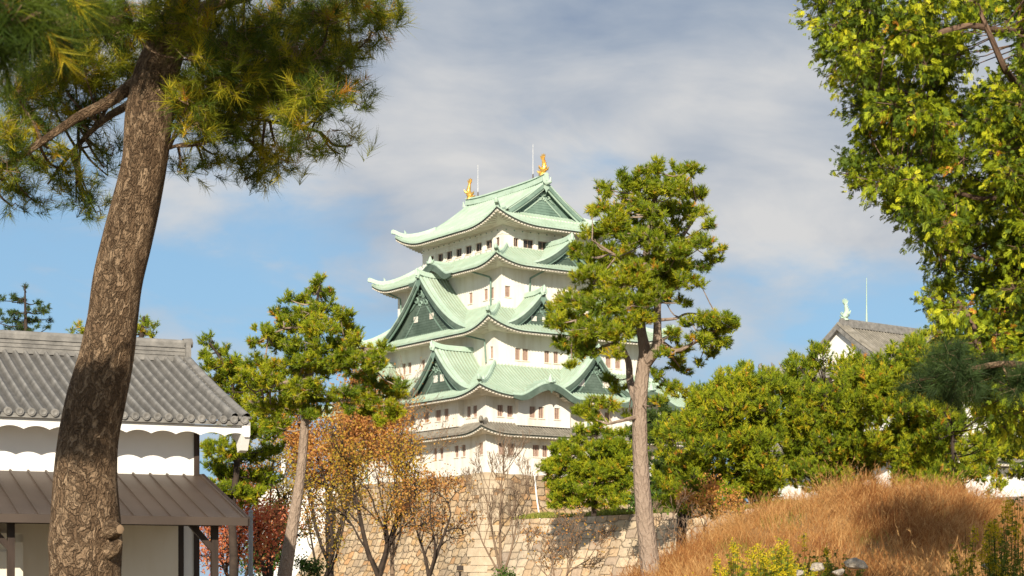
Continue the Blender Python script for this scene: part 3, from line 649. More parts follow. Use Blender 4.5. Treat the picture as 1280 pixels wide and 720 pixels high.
# golden fish
def fish(loc, sgn, h):
    mb = MB(); k = h / 2.7; L0 = np.array(loc)
    body = np.array([[0, sgn * -.55, .35], [0, sgn * -.15, .42], [0, sgn * .22, .75], [0, sgn * .28, 1.2], [0, sgn * .12, 1.65], [0, sgn * -.02, 2.05]]) * k
    bp = smooth_path(body, 18); rad = np.interp(np.linspace(0, 1, 18), [0, .15, .35, .6, .85, 1], [.16, .36, .42, .32, .2, .12]) * k
    tube(mb, L0 + bp, rad, 10)
    def fin(pts, t=.05):
        p = np.array(pts) * k; a = p.copy(); b = p.copy(); a[:, 0] += t; b[:, 0] -= t; n = len(p)
        mb.add(L0 + np.vstack([a, b]), [list(range(n))] if n == 3 else [[i, (i + 1) % n, n + (i + 1) % n, n + i] for i in range(n)])
        c = L0 + p.mean(0); 
        for q, s_ in ((a, 1), (b, -1)): mb.add(np.vstack([L0 + q, c[None]]), [[i, (i + 1) % n, n] for i in range(n)])
    # tail fan, back spines, side fins, whiskers
    for a in (-38, -12, 14, 40):
        an = R(a); d = np.array([0, math.sin(an), math.cos(an)]); b0 = np.array([0, -.02 * sgn, 1.95]); pe = np.array([0, math.cos(an), -math.sin(an)])
        fin([b0 - pe * .1, b0 + d * .45 - pe * .2, b0 + d * .85, b0 + d * .45 + pe * .16, b0 + pe * .1], .045)
    for i in range(3, 16, 2):
        c = bp[i] / k; tdir = (bp[i + 1] - bp[i - 1]) ; tdir = tdir / np.linalg.norm(tdir); nn = np.array([0, tdir[2], -tdir[1]]) * sgn
        r = rad[i] / k; fin([c + nn * r * .7 - tdir * .16, c + nn * (r + .3) + tdir * .06, c + nn * r * .7 + tdir * .16], .03)
    for sx in (-1, 1):
        base = np.array([sx * .3, sgn * .05, .75]); tube(mb, L0 + np.array([base, base + [sx * .32, sgn * .1, .1], base + [sx * .5, sgn * .15, .42]]) * k, np.array([.2, .17, .03]) * k, 6)
        base = np.array([sx * .25, sgn * -.2, .35]); tube(mb, L0 + np.array([base, base + [sx * .3, -sgn * .05, -.02], base + [sx * .48, -sgn * .1, .2]]) * k, np.array([.16, .13, .03]) * k, 6)
    tube(mb, L0 + np.array([[0, sgn * -.5, .5], [0, sgn * -.8, .62], [0, sgn * -.95, .9]]) * k, np.array([.14, .1, .02]) * k, 6)
    tube(mb, L0 + np.array([[0, sgn * -.5, .22], [0, sgn * -.85, .2], [0, sgn * -.9, .32]]) * k, np.array([.14, .1, .03]) * k, 6)
    tube(mb, L0 + np.array([[0, 0, -.1], [0, 0, .3]]) * k, np.array([.5, .36]) * k, 8)
    return mb
fish((0, -8.4, 52.75), -1, 2.7).build('ridge_fish', M['gold'], keep)['label'] = 'golden fish ornament at the right end of the top ridge'
fish((0, 8.6, 52.75), 1, 2.7).build('ridge_fish', M['gold'], keep)['label'] = 'golden fish ornament at the left end of the top ridge'
for y_, zt in ((-6.2, 57.2), (6.6, 57.0)):
    mb = MB(); tube(mb, [(0, y_, 52.4), (0, y_, 54), (0, y_, zt)], [.045, .03, .018], 6, 1); tube(mb, [(0, y_, 52.5), (0, y_, 53.3)], [.12, .08], 6, 0)
    mb.build('lightning_rod', [M['brown_metal'], M['white_paint']], keep)
# downpipes
def pipe(face, pts, mat='copper_mid', r=.12):
    mb = MB(); P_ = np.array([fx(face, *p) for p in pts]); tube(mb, P_, r, 7, smooth=False); mb.build('downpipe', M[mat], keep)
hxx, hyy = ST[4]
pipe('W', [(7.8, 11.4, 39.6), (10.2, 9.5, 38.6), (10.25, 9.3, 38.4), (10.25, 9.3, 34.6)])
pipe('W', [(-12.0, 11.4, 39.6), (-11.0, 9.5, 38.6), (-11.0, 9.3, 34.6)])
pipe('S', [(-3.6, 14.8, 39.6), (-5.0, 12.7, 38.5), (-5.0, 12.55, 36.9)])
pipe('W', [(10.0, 14.0, 31.2), (12.6, 11.8, 30.3), (12.6, 11.6, 27.6)])
pipe('W', [(-13.0, 14.0, 31.2), (-13.3, 11.8, 30.4), (-13.3, 11.6, 26)])
for s_ in (6.9, -9.5): pipe('W', [(s_, 17.8, 22.7), (s_, 15.5, 21.9), (s_, 15.42, 21.6), (s_, 15.42, 19.7)])
for s_ in (-.2, 13.9): pipe('S', [(s_, 20.5, 22.7), (s_, 18.3, 21.9), (s_, 18.2, 21.6), (s_, 18.2, 19.6)])
for s_ in (-2.5, -9.8): pipe('W', [(s_, 17.0, 18.3), (s_, 15.6, 17.6), (s_, 15.45, 17.3), (s_, 15.45, 13.9)])
pipe('S', [(13.9, 20, 18.2), (13.9, 18.3, 17.2), (13.9, 18.3, 14)], 'copper_mid')
# narrow vertical string course at the wall foot
mb = MB()
for face in 'SWEN':
    a, b = (15.25, 18) if face in 'SN' else (18, 15.25)
    s = np.linspace(-a - .12, a + .12, 60); jag = 13.62 + .12 * np.sin(s * 1.3) * np.sin(s * .37 + 1)
    V = np.stack([fx(face, s, b + .05, 14.3), fx(face, s, b + .12, jag)], 1); mb.add(V, grid_faces(60, 2)[:, ::-1])
mb.build('wall_foot', M['plaster'], keep)

# ------------------------------------------------------------------ stone base of the keep
base = empty('castle_foundation', (CX, CY, 0), 'high battered base of mixed tan and rust stones carrying the white keep', 'stone wall', rz=math.atan2(UY, UX))
Hb = 13.8 + EYE; hh = np.linspace(0, Hb, 24); fl = .10 * hh + .019 * hh ** 2; mb = MB()
for face in 'SWEN':
    a, b = (15.3, 18.05) if face in 'SN' else (18.05, 15.3)
    q = np.linspace(-1, 1, 120)[:, None]; s = q * (a + fl[None, :]); o = b + fl[None, :] + 0 * s; z = Hb - hh[None, :] + 0 * s + .1 * np.sin(s * 1.3) * (hh[None, :] < .01)
    mb.add(fx(face, s, o, z), grid_faces(120, 24)[:, ::-1], 0, np.stack([s + 50, hh[None, :] * 1.06 + 0 * s + {'S': 0, 'W': 31, 'E': 60, 'N': 90}[face]], -1))
mb.add([(-15.3, -18.05, Hb), (15.3, -18.05, Hb), (15.3, 18.05, Hb), (-15.3, 18.05, Hb)], [[0, 1, 2, 3]])
mb.build('wall', M['stone'], base)
mb = MB(); z = Hb - .05; i = 0
while z > .5:
    h_ = random.uniform(.75, 1.05); d = Hb - z; f0 = .10 * d + .019 * d * d; d2 = d + h_; f1 = .10 * d2 + .019 * d2 * d2
    la, lb = ((2.6, 1.3) if i % 2 else (1.3, 2.6)); la *= random.uniform(.85, 1.2); lb *= random.uniform(.85, 1.2)
    for (sx, sy) in ((-1, -1), (1, -1), (-1, 1)):
        V = []
        for (zz, f_) in ((z - h_ + .05, f1), (z, f0)):
            e = f_ + .07
            V += [(sx * (15.3 + e), sy * (18.05 + e), zz), (sx * (15.3 + e - la), sy * (18.05 + e), zz), (sx * (15.3 + e - la), sy * (18.05 + e - lb), zz), (sx * (15.3 + e), sy * (18.05 + e - lb), zz)]
        mb.add(V, [[0, 1, 5, 4], [1, 2, 6, 5], [2, 3, 7, 6], [3, 0, 4, 7], [4, 5, 6, 7]])
    z -= h_; i += 1
mb.build('corner_stone', M['quoin'], base)['kind'] = 'stuff'
mb = MB(); d = np.linspace(.2, Hb, 14); f_ = .10 * d + .019 * d * d
tube(mb, np.stack([np.full(14, sS(676, 19.5) + 0), -(18.05 + f_ + .15), Hb - d], -1), .11, 6); mb.build('drain_pipe', M['white_paint'], base)
# ------------------------------------------------------------------ gatehouse on the left
PH = R(24); ux, uy = math.cos(PH), math.sin(PH)
gx, gy = (312 - 640) / F * 40, 40.0
gate = empty('gatehouse', (gx, gy, 0), 'white plastered gatehouse with grey tiled roof and brown lean-to roof behind the leaning pine', 'building', rz=PH)
# local: x right (0 = roof end), y away from the viewer (0 = eave), z world height
GL = -15.0; ze = 3.67 + EYE; zr = 5.66 + EYE; run = 5.6
gp = lambda v: v * (.90 + .10 * v)
mb = MB(); x, hh = cols(GL, 0, .24, (np.array([0, .22, .34, .5, .66, .78]), np.array([0, 0, .75, 1., .75, 0])))
for sg in (1, -1):
    v = np.linspace(0, 1, 22)[None, :]; y = run * v if sg > 0 else 2 * run - run * v
    zz = ze + (zr - ze) * gp(v) + .12 * hh[:, None] + .06 * np.maximum(0, 1 - np.abs(x[:, None]) / 1.5) ** 2 - .028 * ((v * 22) % 2 > .9) * 0
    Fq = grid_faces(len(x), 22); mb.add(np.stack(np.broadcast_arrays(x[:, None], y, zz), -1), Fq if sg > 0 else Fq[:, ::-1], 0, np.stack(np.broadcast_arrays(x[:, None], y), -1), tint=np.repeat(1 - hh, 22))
z1 = ze + .12 * hh; V = np.stack([np.stack([x, 0 * x, ze - .09 + 0 * x], -1), np.stack([x, 0 * x, z1], -1)], 1); mb.add(V, grid_faces(len(x), 2))
roof = mb.build('roof', [M['tile'], M['white']], gate); roof['label'] = 'grey tiled main roof'
n = int(round(-GL / .24)); p = -GL / n; mb = MB(); an = np.linspace(0, 2 * np.pi, 13)[:-1]
for i in range(n):
    cx_ = GL + p * (i + .5)
    for r_, o_ in ((.085, -.05), (.055, -.065)):
        V = np.vstack([[cx_, o_ + (.02 if r_ < .08 else 0), ze + .03], np.stack([cx_ + r_ * np.cos(an), 0 * an + o_, ze + .03 + r_ * np.sin(an)], -1)]); mb.add(V, [[0, k + 1, (k + 1) % 12 + 1] for k in range(12)])
    V = np.vstack([np.stack([cx_ + .085 * np.cos(an), 0 * an - .05, ze + .03 + .085 * np.sin(an)], -1), np.stack([cx_ + .085 * np.cos(an), 0 * an + .1, ze + .03 + .085 * np.sin(an)], -1)]); mb.add(V, [[k, (k + 1) % 12, 12 + (k + 1) % 12, 12 + k] for k in range(12)])
te = mb.build('tile_end', M['tile'], roof); te['kind'] = 'stuff'
mb = MB(); 
for i, (w_, h0, h1) in enumerate(((.46, 0, .10), (.40, .10, .18), (.44, .18, .22), (.38, .22, .30), (.42, .30, .34), (.34, .34, .42), (.40, .42, .46), (.30, .46, .54))):
    mb.box(GL, -.12 - .0, run - w_ / 2, run + w_ / 2, zr - .06 + h0 * .82, zr - .06 + h1 * .82)
tube(mb, [(GL, run, zr + .41), (-.05, run, zr + .41)], .1, 10)
mb.build('ridge', M['tile'], roof)
mb = MB()
mb.box(-.12, .0, run - .34, run + .34, zr - .12, zr + .3); mb.box(-.10, .02, run - .24, run + .24, zr + .3, zr + .42)
tube(mb, [(-.12, run, zr + .42), (.1, run, zr + .44)], .12, 10); tube(mb, [(-.05, run - .3, zr - .1), (.05, run - .45, zr - .25), (.05, run - .5, zr - .1)], [.12, .08, .03], 6)
mb.build('ridge_end_tile', M['tile'], roof)
# verge on the gable end: edge tile roll and white barge
v = np.linspace(0, 1, 16)
for sg in (1, -1):
    y = run * v if sg > 0 else 2 * run - run * v; z = ze + (zr - ze) * gp(v)
    mb = MB(); tube(mb, np.stack([0 * v - .06, y, z + .1], -1), .09, 8); tube(mb, np.stack([0 * v - .33, y, z + .1], -1), .08, 8)
    for k in range(20):
        vv = (k + .5) / 20; yy = run * vv if sg > 0 else 2 * run - run * vv; zz = ze + (zr - ze) * gp(vv)
        mb.box(-.3, .06, yy - .1, yy + .1, zz + .02, zz + .07)
    mb.build('verge_tile', M['tile'], roof)
    mb = MB(); yb = np.concatenate([[0.12 if sg > 0 else 2 * run - .12], y[1:]])
    V = np.stack([np.stack([0 * v, y, z + .0], -1), np.stack([0 * v, y, z - .34], -1), np.stack([0 * v - .12, y, z - .34], -1), np.stack([0 * v - .12, y, z], -1), np.stack([0 * v, y, z], -1)], 1)
    mb.add(V, grid_faces(16, 5)); mb.add(V[0][:4], [[0, 1, 2, 3]]); mb.build('bargeboard', M['white'], roof)
# white boxed eave with a scalloped lower edge and the knee at its end
mb = MB(); x = np.linspace(GL, -.15, 620); sc = .075 * np.abs(np.sin(np.pi * x / .54)) ** .8
V = np.stack([np.stack([x, .1 + 0 * x, ze - .09 + 0 * x], -1), np.stack([x, .1 + 0 * x, ze - .24 - .085 + sc * 1.0], -1), np.stack([x, .16 + 0 * x, ze - .24 - .085 + sc], -1), np.stack([x, 1.0 + 0 * x, ze - .12 + 0 * x], -1)], 1)
mb.add(V, grid_faces(len(x), 4)[:, ::-1])
mb.build('eave_board', M['white'], roof)
mb = MB(); pr = np.array([(0.02, ze - .02), (.02, ze - .30), (.22, ze - .62), (.42, ze - .66), (.55, ze - .40), (.9, ze - .28), (.9, ze + .1)])
V = np.concatenate([np.stack([0 * pr[:, 0] - .16, pr[:, 0], pr[:, 1]], -1), np.stack([0 * pr[:, 0] + .02, pr[:, 0], pr[:, 1]], -1)]); k = len(pr)
mb.add(V, [[i, (i + 1) % k, k + (i + 1) % k, k + i] for i in range(k)]); mb.add(V[k:], [list(range(k))]); mb.add(V[:k], [list(range(k))[::-1]])
mb.build('eave_end_bracket', M['white'], roof)
# walls
wx = -.98; mb = MB(); mb.box(GL, wx, 1.0, 2 * run - 1.0, 0, ze + .0)
V = np.array([(wx + .002, 1.0, ze - .2), (wx + .002, 2 * run - 1, ze - .2), (wx + .002, run, zr - .1)]); mb.add(V, [[0, 1, 2]])
mb.build('wall', M['white'], gate)
mb = MB(); mb.box(wx - .02, wx + .10, .96, 1.1, 1.3, ze - .2); mb.build('corner_post', M['dark_wood'], gate)
for zz, t_ in ((3.02 + .62, .02),):
    pass
# lean-to
lt = 2.516 + EYE; le = 1.43 + EYE; lr = 3.3; lx = -.84; l2 = -.72
mb = MB(); x = np.linspace(GL, 0, 52)
n_ = 34; V = []
for j, t in enumerate((0, 1)):
    pass
seam = .42; xs_ = []; hs_ = []
kx = 0.0
X0 = np.arange(0, 15, seam)
xl = np.concatenate([[a, a + seam - .05, a + seam - .05 + .001, a + seam - .001] for a in X0]); hl = np.concatenate([[0, 0, .035, .035] for a in X0])
top = np.stack([GL + .6 + (lx - GL - .6) * xl / xl.max(), 1.0 - .02 + 0 * xl, lt + hl], -1); bot = np.stack([GL + .6 + (l2 - GL - .6) * xl / xl.max(), 1.0 - lr + 0 * xl, le + hl], -1)
v = np.linspace(0, 1, 6)[None, :, None]; G = top[:, None] * (1 - v) + bot[:, None] * v
mb.add(G, grid_faces(len(xl), 6)[:, ::-1])
und = G - np.array([0, 0, .10]) ; und[..., 2] = (top[:, None] * (1 - v) + bot[:, None] * v)[..., 2].min(axis=0, keepdims=True) * 1.0 - .10
mb.add(und, grid_faces(len(xl), 6))
lr_ = mb.build('lean_to_roof', M['brown_metal'], gate); lr_['label'] = 'brown sheet-metal lean-to roof'
mb = MB(); mb.box(GL + .6, l2 + .02, 1.0 - lr - .05, 1.0 - lr + .03, le - .14, le + .03); mb.build('eave_trim', M['brown_metal'], lr_)
mb = MB(); V = np.array([(lx + .01, .98, lt + .04), (l2 + .02, 1 - lr, le + .04), (l2 + .02, 1 - lr, le - .14), (lx + .01, .98, lt - .16)]); mb.add(V, [[0, 1, 2, 3]]); mb.add(V + [.06, 0, 0], [[3, 2, 1, 0]]); mb.add(np.vstack([V, V + [.06, 0, 0]]), [[0, 4, 5, 1], [1, 5, 6, 2], [2, 6, 7, 3]]); mb.build('edge_trim', M['dark_wood'], lr_)
def post(x, y, ztop, parent=gate):
    mb = MB(); mb.box(x - .07, x + .07, y - .07, y + .07, 0, ztop); mb.build('post', M['dark_wood'], parent)
    mb = MB(); V = []
    for a, b, c, d in ((x - .55, ztop - .02, x - .07, ztop - .55),):
        Q = np.array([(a, y - .05, b), (a + .16, y - .05, b), (c, y - .05, d + .18), (c, y - .05, d)]); mb.add(np.vstack([Q, Q + [0, .1, 0]]), [[0, 1, 2, 3], [7, 6, 5, 4], [0, 3, 7, 4], [1, 5, 6, 2]])
    mb.build('brace', M['dark_wood'], parent)
y_o = 1.0 - lr + .55; zo = le - .12
post(-1.25, y_o, zo); post(-5.4, y_o, zo); post(-10, y_o, zo)
mb = MB(); mb.box(GL + .8, -1.1, y_o - .06, y_o + .06, zo - .02, zo + .12); mb.build('beam', M['dark_wood'], gate)
post(-1.35, .85, 3.7); 
mb = MB(); mb.box(-1.46, -1.26, 1.0 - lr + .5, .95, le + .0, le + .14); mb.build('beam', M['dark_wood'], gate)
# cream infill walls under the lean-to
cream = M['plaster2']
mb = MB(); mb.box(-5.3, -1.42, .72, .96, 0, le + .45); mb.build('infill_wall', cream, gate)
mb = MB(); mb.box(GL + 1, -5.0, -.6, .95, 0, le - .3); mb.box(GL + 1, -5.1, -.68, -.6, .0, 2.35); mb.box(-5.2, -5.0, -.72, -.6, 0, le - .32); mb.box(GL + 1, -5.0, -.72, -.6, 2.55, le - .3)
mb.build('panelled_wall', cream, gate)

# ------------------------------------------------------------------ turret on the right
TX, TY = (1053 - 640) / F * 150, 150.0
trz = math.atan2(.616, .788)
tur = empty('corner_turret', (TX, TY, EYE), 'grey tiled castle turret with green ridge fish showing above the pine hedge on the right', 'castle', rz=trz)
# local: ridge along +x starting at x=0, gable faces -x ; build with W face
TL = 20.0; hw = 5.2
tcx = TL / 2 - .6
def sh(mb_pts): return mb_pts + np.array([tcx, 0, 0])
T5 = Skirt(TL / 2 + 1.6, hw + 1.6, 2.2, 17.4, 4.3, .8, 4.0, full=hw + 1.6, ow=1.4)
class Sh(MB):
    def add(s, V, Fc, mat=0, uv=None, tint=None, smooth=False): MB.add(s, np.asarray(V, float).reshape(-1, 3) + [tcx, 0, 0], Fc, mat, uv, tint, smooth)
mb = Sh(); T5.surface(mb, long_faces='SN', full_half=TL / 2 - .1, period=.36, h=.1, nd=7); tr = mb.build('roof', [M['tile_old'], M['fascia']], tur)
mb = Sh(); T5.soffit(mb); mb.build('eave', M['plaster2'], tr)
for sx in (-1, 1):
    for sy in (-1, 1): mb = Sh(); T5.hips(mb, sx, sy, dmax=2.2, wdt=.4, hgt=.3); mb.build('hip_ridge', M['tile'], tr)
q = np.linspace(-1, 1, 31); wv = hw - .4; dd = (hw + 1.6) - np.abs(q) * wv; cz = 17.4 + 4.3 * prof_f(dd / (hw + 1.6)) + .05
mb = MB(); T_ = lambda s, o, z: fx('W', s, o, z) + [tcx, 0, 0]
of = TL / 2 + .1
for o0, th, a_, b_ in ((of, .14, .0, .42),):
    V = np.stack([T_(q * wv, o0, cz - a_), T_(q * wv, o0, cz - b_), T_(q * wv, o0 - th, cz - b_), T_(q * wv, o0 - th, cz)], 1); mb.add(V, grid_faces(31, 4))
mb.build('bargeboard', M['tile'], tr)
mb = MB(); V = np.stack([T_(q * wv, of - .5, cz - .1), T_(q * wv, of - .5, np.minimum(cz - .15, 18.3))], 1); mb.add(V, grid_faces(31, 2)); mb.build('pediment', M['white'], tr)
for sl in (slice(0, 16), slice(15, 31)):
    for off in (.2, .7, 1.1):
        mb = MB(); sweep_rect(mb, T_(q[sl] * wv, of - off, cz[sl] + .02), .26, .2, side=(1, 0, 0)); mb.build('verge_tile', M['tile_old'], tr)
mb = MB(); xx = np.linspace(-.2, TL - 1.2, 12); pts = np.stack([xx, 0 * xx, 21.6 + 0 * xx], -1); sweep_rect(mb, pts, .6, .55); sweep_rect(mb, pts + [0, 0, .55], .4, .14); mb.build('ridge', M['tile'], tr)
f_ = fish((0, .45, 22.25), 1, 1.7)
def rotf(V): c = np.array([0, .45, 0]); W_2 = V - [0, .45, 22.25]; return np.stack([W_2[:, 1] * 1.0 + .35, W_2[:, 0], W_2[:, 2] + 22.25], -1)
f_.build('ridge_fish', M['copper_light'], tur, xf=rotf)['label'] = 'pale green fish ornament on the ridge'
mb = MB(); tube(mb, [(3.0, 0, 22), (3.0, 0, 23)], [.1, .07], 6, 0); tube(mb, [(3.0, 0, 23), (3.0, 0, 26.0)], [.06, .025], 6, 0); mb.build('lightning_rod', M['copper_light'], tur)
mb = MB(); mb.box(.4, TL - 1.6, -hw, hw, 8, 18.3); mb.box(-1.6, TL + .4, -hw - 2, hw + 2, -1.6, 10.5); mb.build('wall', M['white'], tur)
T4 = Skirt(TL / 2 + 3.4, hw + 3.4, 3.2, 10.6, 2.0, .8, 4.0, ow=1.4)
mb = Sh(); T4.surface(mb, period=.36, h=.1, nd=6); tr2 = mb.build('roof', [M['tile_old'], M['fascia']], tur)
mb = Sh(); T4.soffit(mb); mb.build('eave', M['plaster2'], tr2)
for sx in (-1, 1):
    for sy in (-1, 1): mb = Sh(); T4.hips(mb, sx, sy, wdt=.4, hgt=.3); mb.build('hip_ridge', M['tile'], tr2)

# white plastered wall with tiled coping behind the pine hedge on the right, and one on the left
def coped_wall(px0, D0, px1, D1, ztop, label, th=.6):
    A = P(px0, HZ, D0); B = P(px1, HZ, D1); L = np.linalg.norm((B - A)[:2]); ang = math.atan2(B[1] - A[1], B[0] - A[0])
    e = empty('plastered_wall', (A[0], A[1], 0), label, 'wall', rz=ang); z = ztop + EYE
    mb = MB(); mb.box(0, L, -th / 2, th / 2, 0, z); mb.build('wall', M['white'], e)
    mb = MB(); x, hh = cols(0, L, .36)
    for sg in (-1, 1):
        V = np.stack([np.stack([x, sg * (th / 2 + .55) + 0 * x, z - .05 + .08 * hh], -1), np.stack([x, 0 * x, z + .6 + .08 * hh], -1)], 1); mb.add(V, grid_faces(len(x), 2))
    mb.add([(0, -th / 2 - .55, z - .06), (L, -th / 2 - .55, z - .06), (L, th / 2 + .55, z - .06), (0, th / 2 + .55, z - .06)], [[0, 1, 2, 3]])
    sweep_rect(mb, [(0, 0, z + .58), (L / 2, 0, z + .58), (L, 0, z + .58)], .4, .25, side=(0, 1, 0)); mb.build('coping', M['tile'], e)
coped_wall(962, 134, 1340, 112, 5.0, 'long low white wall glimpsed through the foot of the pine hedge')
coped_wall(322, 262, 452, 250, 14.5, 'distant white wall behind the left pines beside the keep')

# ------------------------------------------------------------------ rampart in front of the keep on the right
A = P(688, HZ, 169); B = P(905, HZ, 151); ang = math.atan2(B[1] - A[1], B[0] - A[0]); L = np.linalg.norm((B - A)[:2]); ztop = 6.5 + EYE
ram = empty('rampart', (A[0], A[1], 0), 'lower stone rampart wall with a grass strip along its top, right of the keep base', 'stone wall', rz=ang)
hh = np.linspace(0, ztop, 12); mb = MB(); x = np.linspace(-6, L + 6, 80)[:, None]
mb.add(np.stack(np.broadcast_arrays(x, -.35 * hh[None, :] - .012 * hh[None, :] ** 2, ztop - hh[None, :]), -1), grid_faces(80, 12)[:, ::-1], 0, np.stack(np.broadcast_arrays(x + 200, hh[None, :] * 1.07), -1)); mb.build('wall', M['stone2'], ram)
mb = MB(); xx = np.linspace(-6, L + 6, 60)[:, None]; yy = np.linspace(0, 40, 14)[None, :]
mb.add(np.stack(np.broadcast_arrays(xx, yy, ztop + .05 + .5 * np.sin(xx * .3) ** 2 * np.minimum(1, yy / 3) + .02 * yy), -1), grid_faces(60, 14)); mb.build('turf_top', M['turf'], ram)
def blades(n, px_fn, L, W, lean=.35, tint=(0, 1), yaw=None):
    B0 = px_fn(n); n = len(B0); a = rng.uniform(0, 6.28, n); l = L * rng.uniform(.6, 1.25, n); s = np.stack([np.cos(a), np.sin(a), 0 * a], -1)
    d = nrm(np.stack([rng.normal(0, lean, n), rng.normal(0, lean, n), np.ones(n)], -1)); m = B0 + d * (l * .55)[:, None]; d2 = nrm(d + np.stack([rng.normal(0, lean * 1.2, n), rng.normal(0, lean * 1.2, n), -.2 * np.ones(n)], -1)); t_ = m + d2 * (l * .45)[:, None]
    w_ = W * rng.uniform(.6, 1.3, n)[:, None]
    V = np.stack([B0 - s * w_ / 2, B0 + s * w_ / 2, m + s * w_ * .4, m - s * w_ * .4, t_], 1).reshape(-1, 3)
    b = np.arange(n)[:, None] * 5; tn = np.repeat(rng.uniform(*tint, n), 5)
    return V, np.array([[0, 1, 2, 3]]) + b, np.array([[3, 2, 4]]) + b, tn, t_
def add_blades(mb, r): V, q, t, tn, _ = r; k = len(V); mb.add(V, q, 0, None, tn); mb.F.append((t + mb.n - k, 0, False))
mb = MB()
cA, sA = math.cos(ang), math.sin(ang)
def on_top(n): x = rng.uniform(-6, L + 6, n); y = rng.uniform(0, 5, n) ** 1.0; return np.stack([A[0] + cA * x - sA * y, A[1] + sA * x + cA * y, ztop + .05 + .5 * np.sin(x * .3) ** 2 * np.minimum(1, y / 3)], -1)
add_blades(mb, blades(9000, on_top, .4, .08)); o = mb.build('grass_strip', M['greengrass']); o['kind'] = 'stuff'; tag(o, 'short green grass along the top of the rampart', 'grass')
# ------------------------------------------------------------------ foliage helpers
def rdir(n): return nrm(rng.normal(0, 1, (n, 3)))
def needles(mb, Cn, Dn, L, W, K, a0=15, a1=80, along=.5, tint=None, mat=0):
    n = len(Cn); L = np.broadcast_to(L, (n,)); T = np.repeat(nrm(Dn), K, 0); m = n * K
    r = rng.normal(0, 1, (m, 3)); pp = nrm(np.cross(T, r)); an = np.radians(rng.uniform(a0, a1, m))[:, None]
    d = T * np.cos(an) + pp * np.sin(an); LL = np.repeat(L, K) * rng.uniform(.7, 1.15, m)
    b = np.repeat(Cn, K, 0) - T * (np.repeat(L, K) * along * rng.uniform(0, 1.6, m))[:, None]
    s = nrm(np.cross(d, rng.normal(0, 1, (m, 3)))) * W / 2
    V = np.stack([b - s, b + s, b + d * LL[:, None]], 1).reshape(-1, 3)
    t0 = rng.uniform(0, 1, n) if tint is None else tint
    tt = np.clip(np.repeat(t0, K) + rng.uniform(-.08, .08, m), 0, 1)
    mb.add(V, np.arange(3 * m).reshape(-1, 3), mat, None, np.repeat(tt, 3))
def sprays(mb, Cn, Dn, L, W, K=12, tint=None, droop=.5, mat=0):
    n = len(Cn); L = np.broadcast_to(L, (n,)); T = nrm(Dn); side = nrm(np.cross(T, rng.normal(0, 1, (n, 3))))
    j = np.arange(K); f = (j // 2 + .5) / (K / 2); sg = np.where(j % 2, 1, -1.)
    m = n * K; Tj = np.repeat(T, K, 0); Sj = np.repeat(side, K, 0); Lj = np.repeat(L, K); fj = np.tile(f, n); gj = np.tile(sg, n)
    an = np.radians(rng.uniform(22, 55, m)); b = np.repeat(Cn, K, 0) + Tj * (Lj * fj * .8)[:, None] - np.array([0, 0, 1]) * (Lj * fj ** 2 * droop * .5)[:, None]
    d = Tj * np.cos(an)[:, None] + Sj * (gj * np.sin(an))[:, None]; ll = Lj * (.62 - .35 * fj) * rng.uniform(.7, 1.2, m)
    nr = nrm(np.cross(Tj, Sj)); p = nrm(np.cross(nr, d)); w_ = W * rng.uniform(.7, 1.3, m)[:, None]
    tip = b + d * ll[:, None] + nr * (rng.normal(0, .12, m) * ll)[:, None] - np.array([0, 0, 1]) * (ll * droop * .3)[:, None]; mid = b + d * (ll * .5)[:, None]
    V = np.stack([b, mid + p * w_ / 2, tip, mid - p * w_ / 2], 1).reshape(-1, 3)
    t0 = rng.uniform(0, 1, n) if tint is None else tint; tt = np.clip(np.repeat(t0, K) + rng.uniform(-.05, .05, m), 0, 1)
    mb.add(V, np.arange(4 * m).reshape(-1, 4), mat, None, np.repeat(tt, 4))
def leaves(mb, Cn, S, K=5, spread=.1, tint=None, mat=0):
    n = len(Cn); m = n * K; c = np.repeat(Cn, K, 0) + rng.normal(0, spread, (m, 3)); d = rdir(m); s = nrm(np.cross(d, rdir(m))); sz = (S * rng.uniform(.6, 1.3, m))[:, None]
    V = np.stack([c - d * sz / 2, c + s * sz * .3, c + d * sz / 2, c - s * sz * .3], 1).reshape(-1, 3)
    t0 = rng.uniform(0, 1, n) if tint is None else tint; tt = np.clip(np.repeat(t0, K) + rng.uniform(-.15, .15, m), 0, 1)
    mb.add(V, np.arange(4 * m).reshape(-1, 4), mat, None, np.repeat(tt, 4))
def clump_pts(c, r, n, shell=.55, up=.35, flat=1.0):
    """points inside the ellipsoid c,r (world), denser towards its outside, with outward/upward directions"""
    d = rdir(n); rad = (rng.uniform(shell ** 3, 1, n)) ** (1 / 3); wob = 1 + .18 * np.sin(d[:, 0] * 5 + c[0] * 3) * np.cos(d[:, 2] * 6 + c[2] * 2)
    p = c + d * r * (rad * wob)[:, None]; dn = nrm(d / np.maximum(r, .01) * r.mean() * .8 + np.array([0, 0, up]) + rng.normal(0, .3, (n, 3)))
    return p, dn
def nearest_on(poly, p):
    A = poly[:-1]; B = poly[1:]; t = np.clip(((p - A) * (B - A)).sum(1) / ((B - A) ** 2).sum(1), 0, 1); q = A + (B - A) * t[:, None]
    i = np.argmin(((q - p) ** 2).sum(1)); return q[i]
def link(mbw, a, b, ra, rb, sag=.15, n=6):
    m = (a + b) / 2 + np.array([0, 0, -sag * np.linalg.norm(b - a)]) + rng.normal(0, .04, 3) * np.linalg.norm(b - a)
    tube(mbw, smooth_path([a, m, b], n), np.linspace(ra, rb, n), 5)
